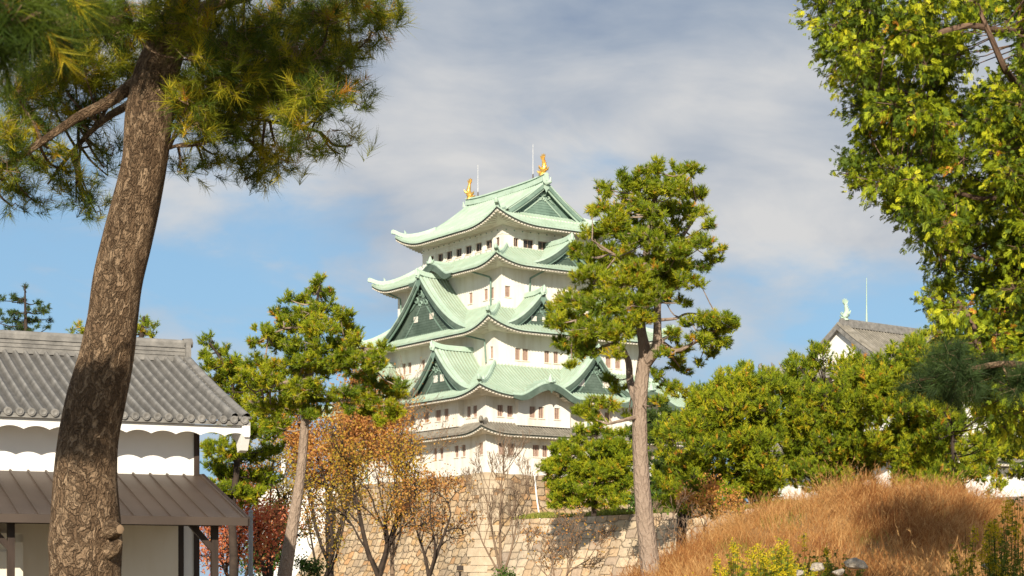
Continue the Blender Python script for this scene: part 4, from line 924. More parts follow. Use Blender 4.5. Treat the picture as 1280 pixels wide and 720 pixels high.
def pine_crown(mb, mbw, clumps, D, limbs, dens, L, W, K, per=9, ang=(12, 62), tv=.15, tsh=.12, cush=1.0, sub=5, depth=1.0, flat=.7, tint=(.0, .9), aff=(0.0, 1.0), limb_r=.035, shell=.3, upd=.5, grow_=1.18):
    """clumps: (px,py,rx,ry[,dz]) -> a branch to each, with several tufted sub-clumps inside"""
    polys = [np.asarray(l) for l in limbs]
    for cl in clumps:
        px_, py_, rx, ry = cl[:4]; rx *= grow_; ry *= grow_; dz = cl[4] if len(cl) > 4 else rng.uniform(-1, 1) * depth
        Dc = D + dz; c = P(px_, py_, Dc); r = np.array([rx * Dc / F, min(rx, 1.6 * ry) * Dc / F * .9, ry * Dc / F])
        q = min((nearest_on(p, c - [0, 0, r[2] * .5]) for p in polys), key=lambda q: np.linalg.norm(q - c))
        cc = c - np.array([0, 0, r[2] * .35])
        if np.linalg.norm(q - cc) > .15: link(mbw, q, cc, limb_r, limb_r * .45, .08)
        ns = max(1, int(sub * (rx * ry) / 900 * 1.0 + 1)); sc = []
        for _ in range(ns):
            p, _d = clump_pts(c, r * .72, 1, .2); sc.append(p[0])
        base_t = rng.uniform(*tint)
        n = int(dens * rx * ry * np.pi / 1000)
        # tufts grouped in small cushions
        ncu = max(1, n // per); cp, cd = clump_pts(c, r, ncu, shell, upd); rr = (.20 * math.sqrt(r[0] * r[2]) + L * .9) * cush
        off = rdir(ncu * per) * (rr * rng.uniform(.2, 1, ncu * per) ** .5)[:, None] * np.array([1, 1, flat]); pts = np.repeat(cp, per, 0) + off
        dn = nrm(np.repeat(cd, per, 0) * .7 + nrm(off) * .8 + np.array([0, 0, upd * .8]) + rng.normal(0, .2, off.shape))
        ti = np.clip(np.repeat(rng.beta(2, 2.5, ncu) * .5 + base_t * .3, per) + tsh + rng.normal(0, tv, ncu * per), aff[0], .84)
        hot = rng.uniform(0, 1, ncu * per) < .035; ti[hot] = rng.uniform(.86, 1, hot.sum())
        needles(mb, pts, dn, L * rng.uniform(.7, 1.2, len(pts)), W, K, ang[0], ang[1], .7, tint=np.clip(ti, 0, aff[1]))
        hub = np.array(sc)[np.argmin(((cp[:, None] - np.array(sc)[None]) ** 2).sum(-1), 1)]
        sticks(mbw, hub, cp, limb_r * .28, limb_r * .1)
        sticks(mbw, np.repeat(cp, per, 0), pts, limb_r * .12, limb_r * .06)
        sticks(mbw, np.repeat(cc[None], ns, 0), np.array(sc), limb_r * .45, limb_r * .25)
def tree(name, label, cat, loc, mbw, mbc, bark_, leaf, group=None, extra=None):
    e = empty(name, tuple(loc), label, cat, group)
    mbw.build('trunk', bark_, e, origin=loc)
    if mbc is not None and mbc.n: mbc.build('crown', leaf, e, origin=loc)
    for nm, m_, mat_ in (extra or []): m_.build(nm, mat_, e, origin=loc)
    return e
def path_px(L, D): return np.array([P(a[0], a[1], D + (a[2] if len(a) > 2 else 0)) for a in L])

# ------------------------------------------------------------------ leaning pine in the left foreground
D1 = 12.0
pts = [(100, 1100, 96), (104, 820, 92), (107, 715, 90), (107, 680, 92), (107, 650, 86), (106, 600, 79), (110, 550, 74), (120, 500, 72), (132, 450, 66), (140, 400, 62), (147, 350, 61), (159, 300, 60), (171, 250, 59), (181, 200, 57), (186, 150, 60), (194, 100, 56), (207, 60, 50), (226, 15, 42), (240, -60, 34), (235, -160, 26)]
pl = smooth_path(path_px([(a[0], a[1]) for a in pts], D1), 150); rd = np.interp(np.linspace(0, 1, 150), np.linspace(0, 1, len(pts)), [a[2] / 2 * D1 / F for a in pts])
mbw = MB(); tube(mbw, pl, rd, 40, rough=.055)
kn = P(141, 662, D1 - .18); tube(mbw, [kn - [.05, -.1, 0], kn, kn + [.06, -.05, .0]], [.075, .065, .03], 12, rough=.15); tube(mbw, [P(133, 690, D1 - .12), P(146, 684, D1 - .2), P(150, 676, D1 - .2)], [.06, .045, .02], 10, rough=.2)
limbs = [pl[90:]]
def limb(L, r0, r1, D=D1, n=16, mb=None):
    p = smooth_path(path_px(L, D), n); tube(mb or mbw, p, np.linspace(r0, r1, n), 9, rough=.12); limbs.append(p); return p
limb([(180, 95), (150, 118), (128, 132), (100, 145), (70, 165), (25, 196), (-20, 225)], .045, .018)
limb([(205, 60), (235, 62), (262, 54), (300, 60), (350, 75, -.3), (400, 95, -.3)], .035, .012)
limb([(225, 20), (290, 0, .4), (370, -15, .6), (470, 5, .8)], .05, .015)
limb([(215, 95), (255, 130, .5), (300, 165, .7), (340, 205, .8)], .035, .01)
limb([(195, 120), (235, 132, .3), (270, 142, .5), (330, 150, .4), (400, 165, .1)], .026, .008)
limb([(205, 50), (150, 30, -.5), (90, 20, -.8), (20, 60, -1)], .05, .015)
limb([(180, 120), (130, 150, .6), (90, 190, .9), (60, 230, 1.1)], .03, .008)
limb([(240, -40), (330, -70, -.8), (430, -60, -1.2)], .05, .02)
limb([(235, -60), (120, -90, -.6), (0, -60, -1)], .05, .02)
limb([(-18, 222), (-60, 212, -.9), (-105, 190, -1.9), (-130, 130, -2.6), (-135, 80, -3.0)], .018, .01)
limb([(212, 185), (228, 180, .2), (245, 178, .3)], .012, .006)
mbc = MB()
cl = [(240, 20, 60, 30, -.3), (300, 35, 60, 38, .2), (355, 20, 60, 30, .5), (410, 20, 50, 28, 0), (460, 15, 35, 22, .3), (495, 8, 22, 10, .2), (440, 55, 28, 18, .3), (380, 70, 45, 26, -.3), (330, 85, 50, 30, .4), (280, 95, 45, 34, -.4),
      (425, 95, 26, 14, 0), (445, 125, 18, 10, -.2), (435, 110, 22, 10, .4), (395, 120, 32, 18, -.6), (345, 130, 40, 20, -.2), (300, 145, 40, 24, .5), (265, 150, 36, 26, .2), (415, 160, 20, 7, .1), (440, 180, 18, 6, .1), (395, 188, 12, 8, .1), (375, 150, 26, 14, -.4),
      (320, 170, 24, 16, .7), (300, 195, 20, 18, .8), (330, 212, 22, 15, .8), (270, 190, 14, 12, .5), (255, 178, 18, 12, .3), (225, 208, 10, 16, .2), (345, 180, 18, 8, .5),
      (150, 25, 60, 26, -.5), (100, 30, 60, 34, .6), (90, 60, 50, 30, 1.2), (120, 90, 46, 28, .8), (60, 105, 42, 34, .9), (25, 115, 30, 34, .2), (150, 60, 36, 20, .9), (95, 135, 34, 20, .8), (45, 155, 36, 16, .3), (15, 165, 22, 22, -.2), (20, 205, 26, 20, -.1), (55, 200, 24, 16, .3), (80, 208, 26, 16, .4), (95, 225, 16, 16, .6), (30, 240, 18, 12, .4), (108, 255, 12, 14, .7), (15, 255, 14, 8, .2), (60, 180, 14, 10, .2), (140, 190, 12, 14, .9), (135, 215, 10, 14, .9), (118, 178, 10, 8, 1.0),
      (200, 10, 50, 22, .5), (220, 45, 34, 22, .7), (0, 20, 50, 30, .5), (250, 60, 40, 24, .8),
      # the part of the crown above the picture and towards the viewer, which shades what is below it
      (300, -60, 120, 40, -.8), (150, -70, 120, 40, -.8), (430, -50, 80, 40, -.6), (20, -60, 90, 40, -.8), (220, -150, 140, 50, -1), (240, 70, 24, 16, -.6), (240, 120, 34, 24, .6), (215, 150, 20, 16, .8), (360, 110, 40, 24, .2), (400, 75, 40, 24, .1), (290, 120, 44, 26, -.2), (330, 105, 46, 26, .6), (260, 110, 40, 28, .3), (130, 115, 34, 22, 1.0), (160, 90, 30, 22, 1.0), (110, 150, 30, 16, .9), (40, 130, 40, 24, .8), (70, 80, 44, 28, .5), (20, 170, 30, 20, .6), (110, 235, 14, 16, .8), (120, 262, 9, 10, .8), (95, 248, 14, 12, .6), (10, 225, 24, 18, .2), (45, 250, 16, 10, .3), (330, 195, 26, 16, .5), (360, 200, 20, 12, .3), (305, 222, 18, 11, .8), (255, 205, 14, 12, .4), (400, 185, 22, 9, .1), (425, 190, 18, 8, .2), (240, 150, 26, 16, -.3), (285, 165, 26, 14, 0), (235, 125, 24, 16, -.4), (385, 170, 26, 12, -.5), (405, 130, 30, 14, -.5), (460, 45, 22, 14, .2), (480, 25, 22, 12, .2), (130, 205, 12, 12, .8), (300, 60, 50, 30, .9), (400, 50, 50, 26, .9), (350, 100, 50, 26, 1.0),
      (150, -230, 120, 50, -3.0), (240, -290, 110, 50, -3.5), (200, -120, 80, 36, -1.6), (300, -150, 90, 40, -1.7), (390, -120, 80, 36, -1.5), (260, -220, 90, 40, -2.0), (350, -240, 80, 40, -2.1), (440, -110, 60, 34, -1.3), (-120, 130, 60, 34, -2.7), (-100, 190, 56, 30, -2.6), (-150, 170, 60, 30, -2.9), (-105, 90, 50, 30, -2.9), (-130, 60, 50, 30, -3.1)]
pine_crown(mbc, mbw, cl, D1, limbs, 16, .115, .0040, 44, per=4, ang=(15, 75), tv=.26, tsh=.12, cush=1.4, sub=5, grow_=1.0, tint=(.1, .9), aff=(0, 1), limb_r=.012, shell=.2, upd=.25)
# very near, soft-focus bough in the top left corner
bl = [P(-60, -60, 5.2), P(20, 20, 5.2), P(90, 60, 5.4)]; mbw2 = MB(); tube(mbw2, smooth_path(bl, 10), np.linspace(.02, .006, 10), 6)
loc = (pl[0][0], pl[0][1], 0)
tree('leaning_pine', 'large leaning pine with thick plated bark and dark boughs, in the left foreground', 'tree', loc, mbw, mbc, M['bark'], M['needle_near'], None)
mb2 = MB(); n_mb = MB(); pine_crown(mb2, mbw2, [(10, 20, 50, 34, 0), (45, 50, 36, 26, .2), (5, 70, 24, 26, .1), (75, 5, 40, 20, .3), (-20, 0, 40, 40, 0)], 5.2, [np.array(bl)], 8, .11, .003, 40, sub=3, tsh=-.14, tv=.1, tint=(.0, .3), limb_r=.006, shell=.1, upd=.0)
t0 = (-2.6, 4.4, 0); tube(mbw2, smooth_path([np.array([-2.6, 4.4, 0]), np.array([-2.5, 4.5, 2.5]), np.array([-2.4, 4.8, 4.2]), bl[0]], 14), np.linspace(.12, .02, 14), 8)
tree('near_pine_bough', 'out of focus dark green pine bough hanging in the top left corner', 'tree', t0, mbw2, mb2, M['bark'], M['needle_near'])

# ------------------------------------------------------------------ tall pine right of the keep
D2 = 45.0; limbs = []; mbw = MB(); mbc = MB()
pts = [(818, 770, 30), (812, 700, 24), (806, 650, 22), (802, 600, 20), (800, 550, 19), (800, 500, 18), (804, 460, 17), (806, 440, 15), (802, 415, 12), (800, 385, 11), (805, 340, 10), (812, 290, 8), (820, 240, 6), (822, 215, 4)]
pl = smooth_path(path_px([(a[0], a[1]) for a in pts], D2), 80); tube(mbw, pl, np.interp(np.linspace(0, 1, 80), np.linspace(0, 1, len(pts)), [a[2] / 2 * D2 / F for a in pts]), 16, rough=.05); limbs.append(pl[40:])
limb([(808, 455), (818, 440, -.3), (822, 420, -.3), (822, 380, -.2), (830, 340, 0), (850, 300, .3), (870, 270, .5)], .14, .04, D2, mb=mbw)
limb([(798, 505), (788, 478, .5), (785, 450, .6), (770, 430, .7), (740, 440, .8)], .12, .035, D2, mb=mbw)
limb([(823, 425), (845, 438, -.4), (865, 430, -.6), (890, 415, -.6), (905, 405, -.6)], .06, .025, D2, mb=mbw)
limb([(822, 400), (845, 398, .3), (860, 392, .3), (890, 395, .3)], .045, .02, D2, mb=mbw)
limb([(800, 520), (780, 525, -.4), (760, 530, -.6)], .06, .03, D2, mb=mbw)
limb([(805, 340), (770, 320, -.5), (740, 300, -.8)], .06, .02, D2, mb=mbw)
limb([(803, 400), (770, 390, -.4), (720, 400, -.6)], .06, .02, D2, mb=mbw)
limb([(810, 310), (840, 290, .3), (870, 250, .6)], .05, .02, D2, mb=mbw)
cl = [(820, 208, 16, 9), (800, 222, 14, 12), (843, 215, 14, 10), (862, 212, 14, 8), (868, 207, 10, 6), (785, 235, 16, 11), (760, 236, 14, 8), (752, 232, 8, 6), (815, 235, 26, 14), (845, 235, 24, 12), (875, 240, 16, 7), (775, 255, 24, 13), (745, 258, 12, 8), (740, 265, 8, 6),
      (810, 262, 32, 17), (850, 262, 26, 13), (878, 262, 12, 7), (765, 280, 28, 15), (742, 292, 14, 9), (795, 292, 30, 16), (835, 290, 28, 14), (865, 300, 20, 9), (885, 278, 10, 6), (880, 303, 14, 10), (893, 308, 10, 7, .3), (890, 322, 10, 6),
      (735, 315, 22, 12), (722, 312, 12, 8), (765, 318, 32, 16), (800, 325, 30, 16), (840, 325, 30, 14), (870, 330, 22, 10), (745, 345, 30, 14), (785, 350, 34, 16), (825, 352, 26, 14), (855, 348, 18, 9), (875, 352, 10, 5), (720, 372, 26, 12), (700, 385, 16, 9), (694, 400, 14, 8), (750, 378, 34, 17), (790, 382, 28, 14), (715, 405, 30, 14), (740, 410, 30, 16), (770, 412, 24, 13), (705, 425, 16, 8), (720, 432, 22, 10), (745, 440, 22, 9), (715, 455, 10, 7), (770, 438, 14, 8), (830, 370, 16, 10), (855, 375, 12, 7), (838, 345, 20, 10),
      (880, 395, 20, 8), (902, 400, 20, 9), (915, 403, 9, 5), (865, 402, 14, 7), (892, 418, 22, 12), (875, 425, 16, 8), (888, 438, 14, 8), (903, 430, 10, 7), (873, 452, 7, 6), (852, 430, 14, 9), (838, 415, 12, 8), (845, 450, 16, 9), (855, 462, 9, 6), (832, 440, 10, 8),
      (760, 505, 16, 8, -.6), (745, 500, 14, 8, -.6), (730, 512, 14, 7, -.5), (775, 482, 12, 8, .5), (762, 470, 10, 6, .5), (850, 488, 14, 7, .2), (838, 480, 12, 8, .2), (822, 500, 8, 8), (820, 470, 8, 8), (790, 520, 10, 6), (805, 300, 26, 14, -1.3), (800, 335, 26, 14, -1.3), (812, 370, 26, 13, -1.3), (790, 400, 24, 10, -1.3), (775, 415, 22, 11, -1.4), (812, 262, 20, 10, -1.2), (845, 315, 22, 10, -1.2), (690, 405, 10, 7), (710, 395, 14, 8), (918, 404, 8, 5, -.4), (905, 412, 16, 8, -.5), (740, 520, 12, 6, -.5), (725, 508, 10, 6, -.5), (860, 240, 14, 7), (775, 222, 12, 8)]
pine_crown(mbc, mbw, cl, D2, limbs, 185, .125, .020, 20, grow_=1.04, sub=4, depth=1.3, tint=(.1, .9), limb_r=.022, shell=.1, upd=.6)
tree('tall_pine', 'tall pine with a bare forked trunk and wide yellow-green crown right of the keep', 'tree', (pl[0][0], pl[0][1], 0), mbw, mbc, M['bark_far'], M['needle'])

# ------------------------------------------------------------------ pine left of the keep
def small_pine(label, D, trunk, tw, cl, dens, L, W, K, limbL=(), bark_='bark_far', leaf='needle', name='pine_tree', depth=1.2, group=None, upd=.5, **kw):
    global limbs
    limbs = []; mbw = MB(); mbc = MB()
    p = smooth_path(path_px(trunk, D), 50); tube(mbw, p, np.interp(np.linspace(0, 1, 50), np.linspace(0, 1, len(tw)), [w_ / 2 * D / F for w_ in tw]), 12, rough=.05); limbs.append(p[15:])
    for (Lp, r0, r1) in limbL: limb(Lp, r0, r1, D, mb=mbw)
    pine_crown(mbc, mbw, cl, D, limbs, dens, L, W, K, depth=depth, limb_r=.028, upd=upd, **kw)
    return tree(name, label, 'tree', (p[0][0], p[0][1], 0), mbw, mbc, M[bark_], M[leaf], group)
cl = [(400, 352, 10, 8), (392, 362, 12, 8), (410, 365, 10, 7), (376, 372, 14, 9), (360, 372, 10, 6), (402, 382, 22, 11), (385, 392, 24, 12), (352, 390, 12, 7), (350, 398, 8, 6), (425, 392, 14, 8), (435, 395, 10, 7), (365, 405, 24, 11), (400, 410, 30, 14), (432, 408, 14, 8), (330, 412, 14, 8), (318, 425, 12, 8), (345, 428, 24, 13), (380, 432, 30, 14), (415, 432, 26, 12), (445, 425, 18, 9), (440, 415, 12, 8), (460, 438, 20, 8), (482, 432, 12, 6), (472, 445, 14, 7),
      (325, 455, 22, 13), (355, 458, 28, 14), (392, 460, 28, 14), (430, 456, 26, 11), (455, 462, 20, 9), (305, 470, 18, 10), (340, 482, 28, 13), (378, 485, 26, 13), (470, 480, 24, 10), (455, 495, 22, 10), (490, 490, 22, 9), (502, 482, 10, 6), (430, 490, 16, 9), (405, 495, 22, 11), (340, 508, 26, 12), (370, 510, 24, 12), (320, 500, 18, 10), (480, 508, 22, 8), (495, 518, 14, 7), (462, 515, 18, 8), (438, 508, 14, 7), (475, 525, 12, 7), (388, 520, 14, 8), (345, 530, 18, 10), (400, 515, 14, 7), (455, 448, 22, 9, -1.1), (430, 445, 20, 9, -1.0), (470, 455, 18, 8, -1.2), (380, 450, 22, 10, -1.1), (335, 470, 20, 10, -1.0), (385, 475, 16, 9, -1.1)]
small_pine('slender pine with a pale bare trunk and pointed crown, left of the keep', 50, [(348, 790), (356, 720), (367, 650), (376, 590), (381, 530), (384, 480), (388, 430), (395, 385), (400, 352)], [20, 18, 15, 12, 11, 9, 7, 4, 2], cl, 190, .13, .022, 20,
           [([(383, 500), (410, 500, .3), (440, 500, .5), (470, 498, .6)], .07, .03), ([(384, 470), (350, 480, -.4), (320, 490, -.6)], .06, .02), ([(387, 440), (420, 440, -.3), (455, 435, -.5)], .05, .02), ([(390, 410), (360, 410), (335, 420)], .04, .02)], shell=.1, grow_=1.04)
cl = [(262, 428, 10, 8), (255, 440, 9, 8), (258, 455, 8, 8), (283, 440, 10, 7), (290, 450, 14, 9), (275, 458, 14, 9), (300, 462, 14, 8), (285, 475, 20, 11), (270, 485, 14, 9), (300, 490, 22, 11), (318, 480, 14, 9), (290, 510, 24, 12), (318, 512, 20, 11), (300, 535, 26, 13), (325, 540, 20, 11), (285, 560, 24, 13), (315, 568, 26, 13), (272, 585, 20, 12), (300, 595, 26, 12), (328, 595, 18, 10), (285, 615, 26, 12), (312, 618, 20, 10), (338, 560, 16, 10), (262, 560, 8, 9), (268, 610, 14, 10), (335, 520, 18, 10)]
small_pine('bushy pine close beside the gatehouse roof, left of the slender pine', 58, [(290, 800), (292, 700), (290, 640), (296, 580), (292, 520), (288, 470), (262, 428)], [12, 11, 9, 8, 6, 4, 2], cl, 180, .14, .025, 20, bark_='bark_dark', shell=.1, name='bushy_pine')
# conifers behind the gatehouse roof
small_pine('dark layered conifer rising behind the gatehouse ridge at the far left', 62, [(34, 640), (33, 450), (32, 400), (31, 356)], [14, 8, 4, 1.5],
           [(31, 362, 6, 6), (28, 372, 12, 5), (44, 378, 12, 4), (15, 376, 12, 5), (5, 374, 8, 5), (35, 388, 22, 6), (10, 390, 16, 5), (56, 388, 10, 5), (20, 400, 22, 6), (45, 400, 18, 6), (0, 402, 14, 6), (60, 408, 12, 4), (25, 412, 34, 7)], 110, .13, .018, 18, leaf='needle_dark', bark_='bark_dark', name='dark_conifer', upd=.1, depth=.6)
small_pine('small pine top peeping above the ridge right behind the leaning trunk', 60, [(172, 640), (175, 450), (180, 395)], [12, 8, 2],
           [(180, 396, 8, 5), (172, 404, 16, 6), (188, 406, 10, 6), (178, 414, 22, 7), (100, 408, 12, 5), (95, 414, 14, 5), (120, 415, 18, 6), (150, 412, 16, 6), (190, 416, 10, 6)], 100, .16, .02, 18, bark_='bark_dark', name='pine_tree', depth=.6)
# ------------------------------------------------------------------ pine hedge on the right
def blob_pine(label, D, tr, cl, dens=118, L=.15, W=.028, K=18, tsh=.07, name='hedge_pine', group='round pines of the hedge on the right', depth=1.6, leaf='needle', **kw):
    return small_pine(label, D, tr, [16, 12, 8, 4], cl, dens, L, W, K, name=name, group=group, depth=depth, bark_='bark_dark', leaf=leaf, shell=.25, upd=.8, flat=1.1, **kw)
def fill(outline, x0, x1, ybot, rx, ry, n, seed):
    """clump list filling below an outline py(px)"""
    r_ = random.Random(seed); out = []
    xs_ = [p[0] for p in outline]; ys_ = [p[1] for p in outline]
    k = int((x1 - x0) / (rx * .9)) + 1
    for i in range(k):
        x = x0 + (x1 - x0) * (i + .5) / k + r_.uniform(-3, 3); y = np.interp(x, xs_, ys_) + ry * .75 + r_.uniform(-2, 5); out.append((x, y, rx * r_.uniform(.6, .95), ry * r_.uniform(.7, 1), r_.uniform(-1, .8)))
        for _ in range(2): xx = x + r_.uniform(-rx * .6, rx * .6); out.append((xx, np.interp(xx, xs_, ys_) - r_.uniform(-3, 5), 6, 8, r_.uniform(-1, .8)))
    for i in range(int(n * 1.9)):
        x = r_.uniform(x0 + rx * .5, x1 - rx * .5); yt = np.interp(x, xs_, ys_); y = yt + ry + (ybot - yt - ry) * r_.random() ** .9; e = min(1, (x - x0) / rx * .7, (x1 - x) / rx * .7)
        out.append((x, y, rx * r_.uniform(.7, 1.15) * max(.5, e), ry * r_.uniform(.7, 1.1), r_.uniform(-2.2, 1.0)))
    return out
blob_pine('round-topped pine at the left end of the hedge, nearest the tall pine', 62, [(925, 760), (925, 640), (922, 540), (925, 480)], fill([(845, 560), (860, 500), (880, 478), (905, 465), (925, 450), (950, 462), (985, 480)], 846, 985, 620, 26, 15, 34, 1))
blob_pine('taller pine of the hedge directly below the far turret gable', 64, [(1030, 760), (1030, 640), (1035, 540), (1030, 480)], fill([(970, 470), (990, 450), (1015, 435), (1040, 442), (1070, 450), (1105, 455)], 970, 1105, 605, 26, 15, 36, 2))
blob_pine('pine of the hedge right of the turret gable with grey-brown gaps', 61, [(1130, 760), (1130, 640), (1125, 560), (1125, 480)], fill([(1080, 455), (1110, 440), (1140, 425), (1165, 425), (1190, 440), (1205, 470)], 1080, 1205, 600, 26, 15, 34, 3))
blob_pine('low spreading pine at the right end of the hedge below the cypress', 58, [(1215, 760), (1210, 640), (1195, 590), (1190, 540)], fill([(1150, 470), (1190, 465), (1230, 500), (1270, 545)], 1150, 1262, 606, 24, 11, 15, 4), dens=70)
blob_pine('pale green pine at the far right edge between the cypress and the mound', 66, [(1290, 760), (1290, 640), (1285, 580), (1280, 520)], fill([(1200, 520), (1240, 505), (1290, 500), (1330, 520)], 1205, 1330, 588, 22, 10, 10, 8), dens=90)
blob_pine('lower loose pine branches behind the tall pine trunk, above the grass strip', 66, [(850, 760), (852, 660), (850, 620), (850, 580)], fill([(808, 545), (830, 520), (860, 530), (900, 560)], 812, 902, 636, 22, 11, 20, 5), dens=74)
# pines on the rampart
A_ = 158
small_pine('broad dark-trunked pine standing on the rampart in front of the keep base', 158, [(742, 645), (745, 610), (752, 580), (745, 545)], [7, 6, 4, 2],
           fill([(676, 590), (695, 565), (715, 538), (745, 532), (775, 535), (795, 560)], 678, 800, 628, 20, 9, 36, 6), 170, .32, .07, 14, bark_='bark_dark', name='rampart_pine', depth=3, shell=.2)
small_pine('dark evergreen tree on the rampart directly behind the tall pine trunk', 165, [(825, 645), (825, 620), (825, 580), (825, 520)], [8, 6, 4, 2],
           fill([(795, 540), (815, 500), (840, 520), (865, 560)], 790, 872, 634, 18, 9, 26, 7), 150, .32, .08, 14, bark_='bark_dark', leaf='needle_dark', name='evergreen_tree', depth=3, shell=.2)

# ------------------------------------------------------------------ cypress on the right, in the foreground
D3 = 15.0; limbs = []; mbw = MB(); mbc = MB()
tr = path_px([(1330, 1050, 1), (1325, 800, 1), (1318, 600, 1), (1310, 400, 1), (1300, 200, 1), (1290, 0, 1), (1285, -150, 1)], D3); pl = smooth_path(tr, 50); tube(mbw, pl, np.linspace(.24, .12, 50), 16, rough=.08); limbs.append(pl[10:])
def lc(L, r0, r1): return limb(L, r0, r1, D3, n=26, mb=mbw)
lc([(1300, 530, .6), (1262, 500, .2), (1240, 470, 0), (1225, 440, -.1), (1215, 400, 0), (1190, 370, .1)], .05, .018)
lc([(1262, 500, .2), (1265, 440, 0), (1268, 380, -.1), (1262, 330, 0), (1240, 300, .2)], .04, .015)
lc([(1310, 270, .5), (1270, 240, -.2), (1255, 180, -.3), (1240, 150, -.3)], .045, .016)
lc([(1300, 130, .5), (1262, 95, -.2), (1240, 50, -.4), (1215, -10, -.4)], .035, .016)
lc([(1300, 40, .5), (1250, 38, -.3), (1210, 32, -.4), (1160, 45, -.3), (1110, 60, -.2), (1060, 45, -.2), (1015, 30, 0)], .03, .008)
lc([(1300, 240, .5), (1260, 245, 0), (1225, 248, -.2), (1180, 235, -.2), (1120, 220, -.1)], .03, .008)
lc([(1290, 330, .5), (1250, 330, 0), (1200, 315, .0), (1165, 310, .1)], .025, .008)
lc([(1305, 180, .6), (1220, 150, .6), (1150, 120, .6), (1080, 110, .5)], .035, .01)
lc([(1305, -40, .6), (1200, -40, .2), (1100, -30, 0), (1020, -10, 0)], .035, .01)
r_ = random.Random(12); cl = []
edge = [(-60, 1000), (0, 1000), (25, 1005), (50, 1018), (75, 1022), (100, 1040), (130, 1050), (160, 1068), (185, 1075), (200, 1045), (215, 1035), (240, 1070), (262, 1110), (300, 1140), (330, 1165), (360, 1150), (390, 1152), (420, 1168), (450, 1180), (480, 1195), (520, 1225), (560, 1275)]
ey = [e[0] for e in edge]; ex = [e[1] for e in edge]
for y in np.arange(-50, 540, 15):
    x = np.interp(y, ey, ex); cl.append((x + 15, y + r_.uniform(-3, 3), 17, 9, r_.uniform(-.3, .4)))
    cl.append((x + 38, y + r_.uniform(-8, 8), 24, 13, r_.uniform(-.5, .7)))
for i in range(430):
    y = r_.uniform(-60, 500); x0 = np.interp(y, ey, ex) + 40
    if x0 > 1310: continue
    x = r_.uniform(x0, 1345)
    if 1195 < x < 1275 and (20 < y < 110 or 300 < y < 480) and r_.random() < .7: continue
    cl.append((x, y, r_.uniform(18, 32), r_.uniform(11, 19), r_.uniform(-.9, 2.0)))
for i in range(30): cl.append((r_.uniform(1225, 1400), r_.uniform(340, 540), 34, 20, r_.uniform(.6, 1.8)))
for i in range(70): cl.append((r_.uniform(1450, 1790), r_.uniform(-1400, -860), 90, 62, r_.uniform(-1.0, .8)))  # crown out of view above the frame, added to shade the mound
lc([(1285, -150, 1), (1290, -400, .6), (1480, -760, 0)], .1, .03)
polys = [np.asarray(l) for l in limbs]
for (px_, py_, rx, ry, dz) in cl:
    Dc = D3 + dz; c = P(px_, py_, Dc); r = np.array([rx, (rx + ry) / 2, ry]) * Dc / F
    q = min((nearest_on(p, c) for p in polys), key=lambda q: np.linalg.norm(q - c)); link(mbw, q, c, .007, .003, .05, 5)
    n = int(.34 * rx * ry) if py_ > -200 else int(.12 * rx * ry); ncu = max(2, n // 7); cp, cd = clump_pts(c, r, ncu, .15, .0); dd = nrm(cd + np.array([-.15, -.45, .1])); per = 7
    pts = np.repeat(cp, per, 0) + rng.normal(0, .035, (ncu * per, 3)); dn = nrm(np.repeat(dd, per, 0) + rng.normal(0, .38, (ncu * per, 3)) + [0, 0, -.1])
    tt = np.clip(np.repeat(rng.beta(2, 2, ncu), per) * .8 + rng.normal(.08, .08, ncu * per), 0, .955); hot = np.repeat(rng.uniform(0, 1, ncu) < .012, per); tt[hot] = rng.uniform(.97, 1, hot.sum())
    sprays(mbc, pts, dn, rng.uniform(.045, .085, len(pts)), .0068, 22, tt, .5)
    sticks(mbw, np.repeat(c[None], ncu, 0), cp, .003, .0015)
tree('cypress_tree', 'large bright green cypress with drooping feathery sprays filling the upper right corner', 'tree', (pl[0][0], pl[0][1], 0), mbw, mbc, M['bark_cyp'], M['cypress'])
# dark pine bough hanging in front of the cypress foot
limbs = []; mbw = MB(); mbc = MB(); limb([(1420, 520, .8), (1330, 470, .4), (1260, 455, .1), (1200, 465, 0), (1150, 475, 0)], .035, .008, 11.0, mb=mbw)
tube(mbw, smooth_path([P(1430, 1030, 11.8), P(1428, 800, 11.8), P(1420, 520, 11.8), P(1415, 350, 11.8)], 20), np.linspace(.15, .06, 20), 10)
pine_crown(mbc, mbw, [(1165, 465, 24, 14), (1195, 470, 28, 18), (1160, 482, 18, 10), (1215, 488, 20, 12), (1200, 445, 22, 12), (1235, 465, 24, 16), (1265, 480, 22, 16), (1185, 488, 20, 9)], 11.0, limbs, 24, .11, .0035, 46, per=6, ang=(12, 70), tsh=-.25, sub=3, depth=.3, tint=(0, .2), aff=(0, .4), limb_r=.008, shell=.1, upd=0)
tree('drooping_pine', 'shaded dark pine bough reaching in from the right, below the cypress', 'tree', P(1430, 1030, 11.8) * [1, 1, 0], mbw, mbc, M['bark'], M['needle_dark'])

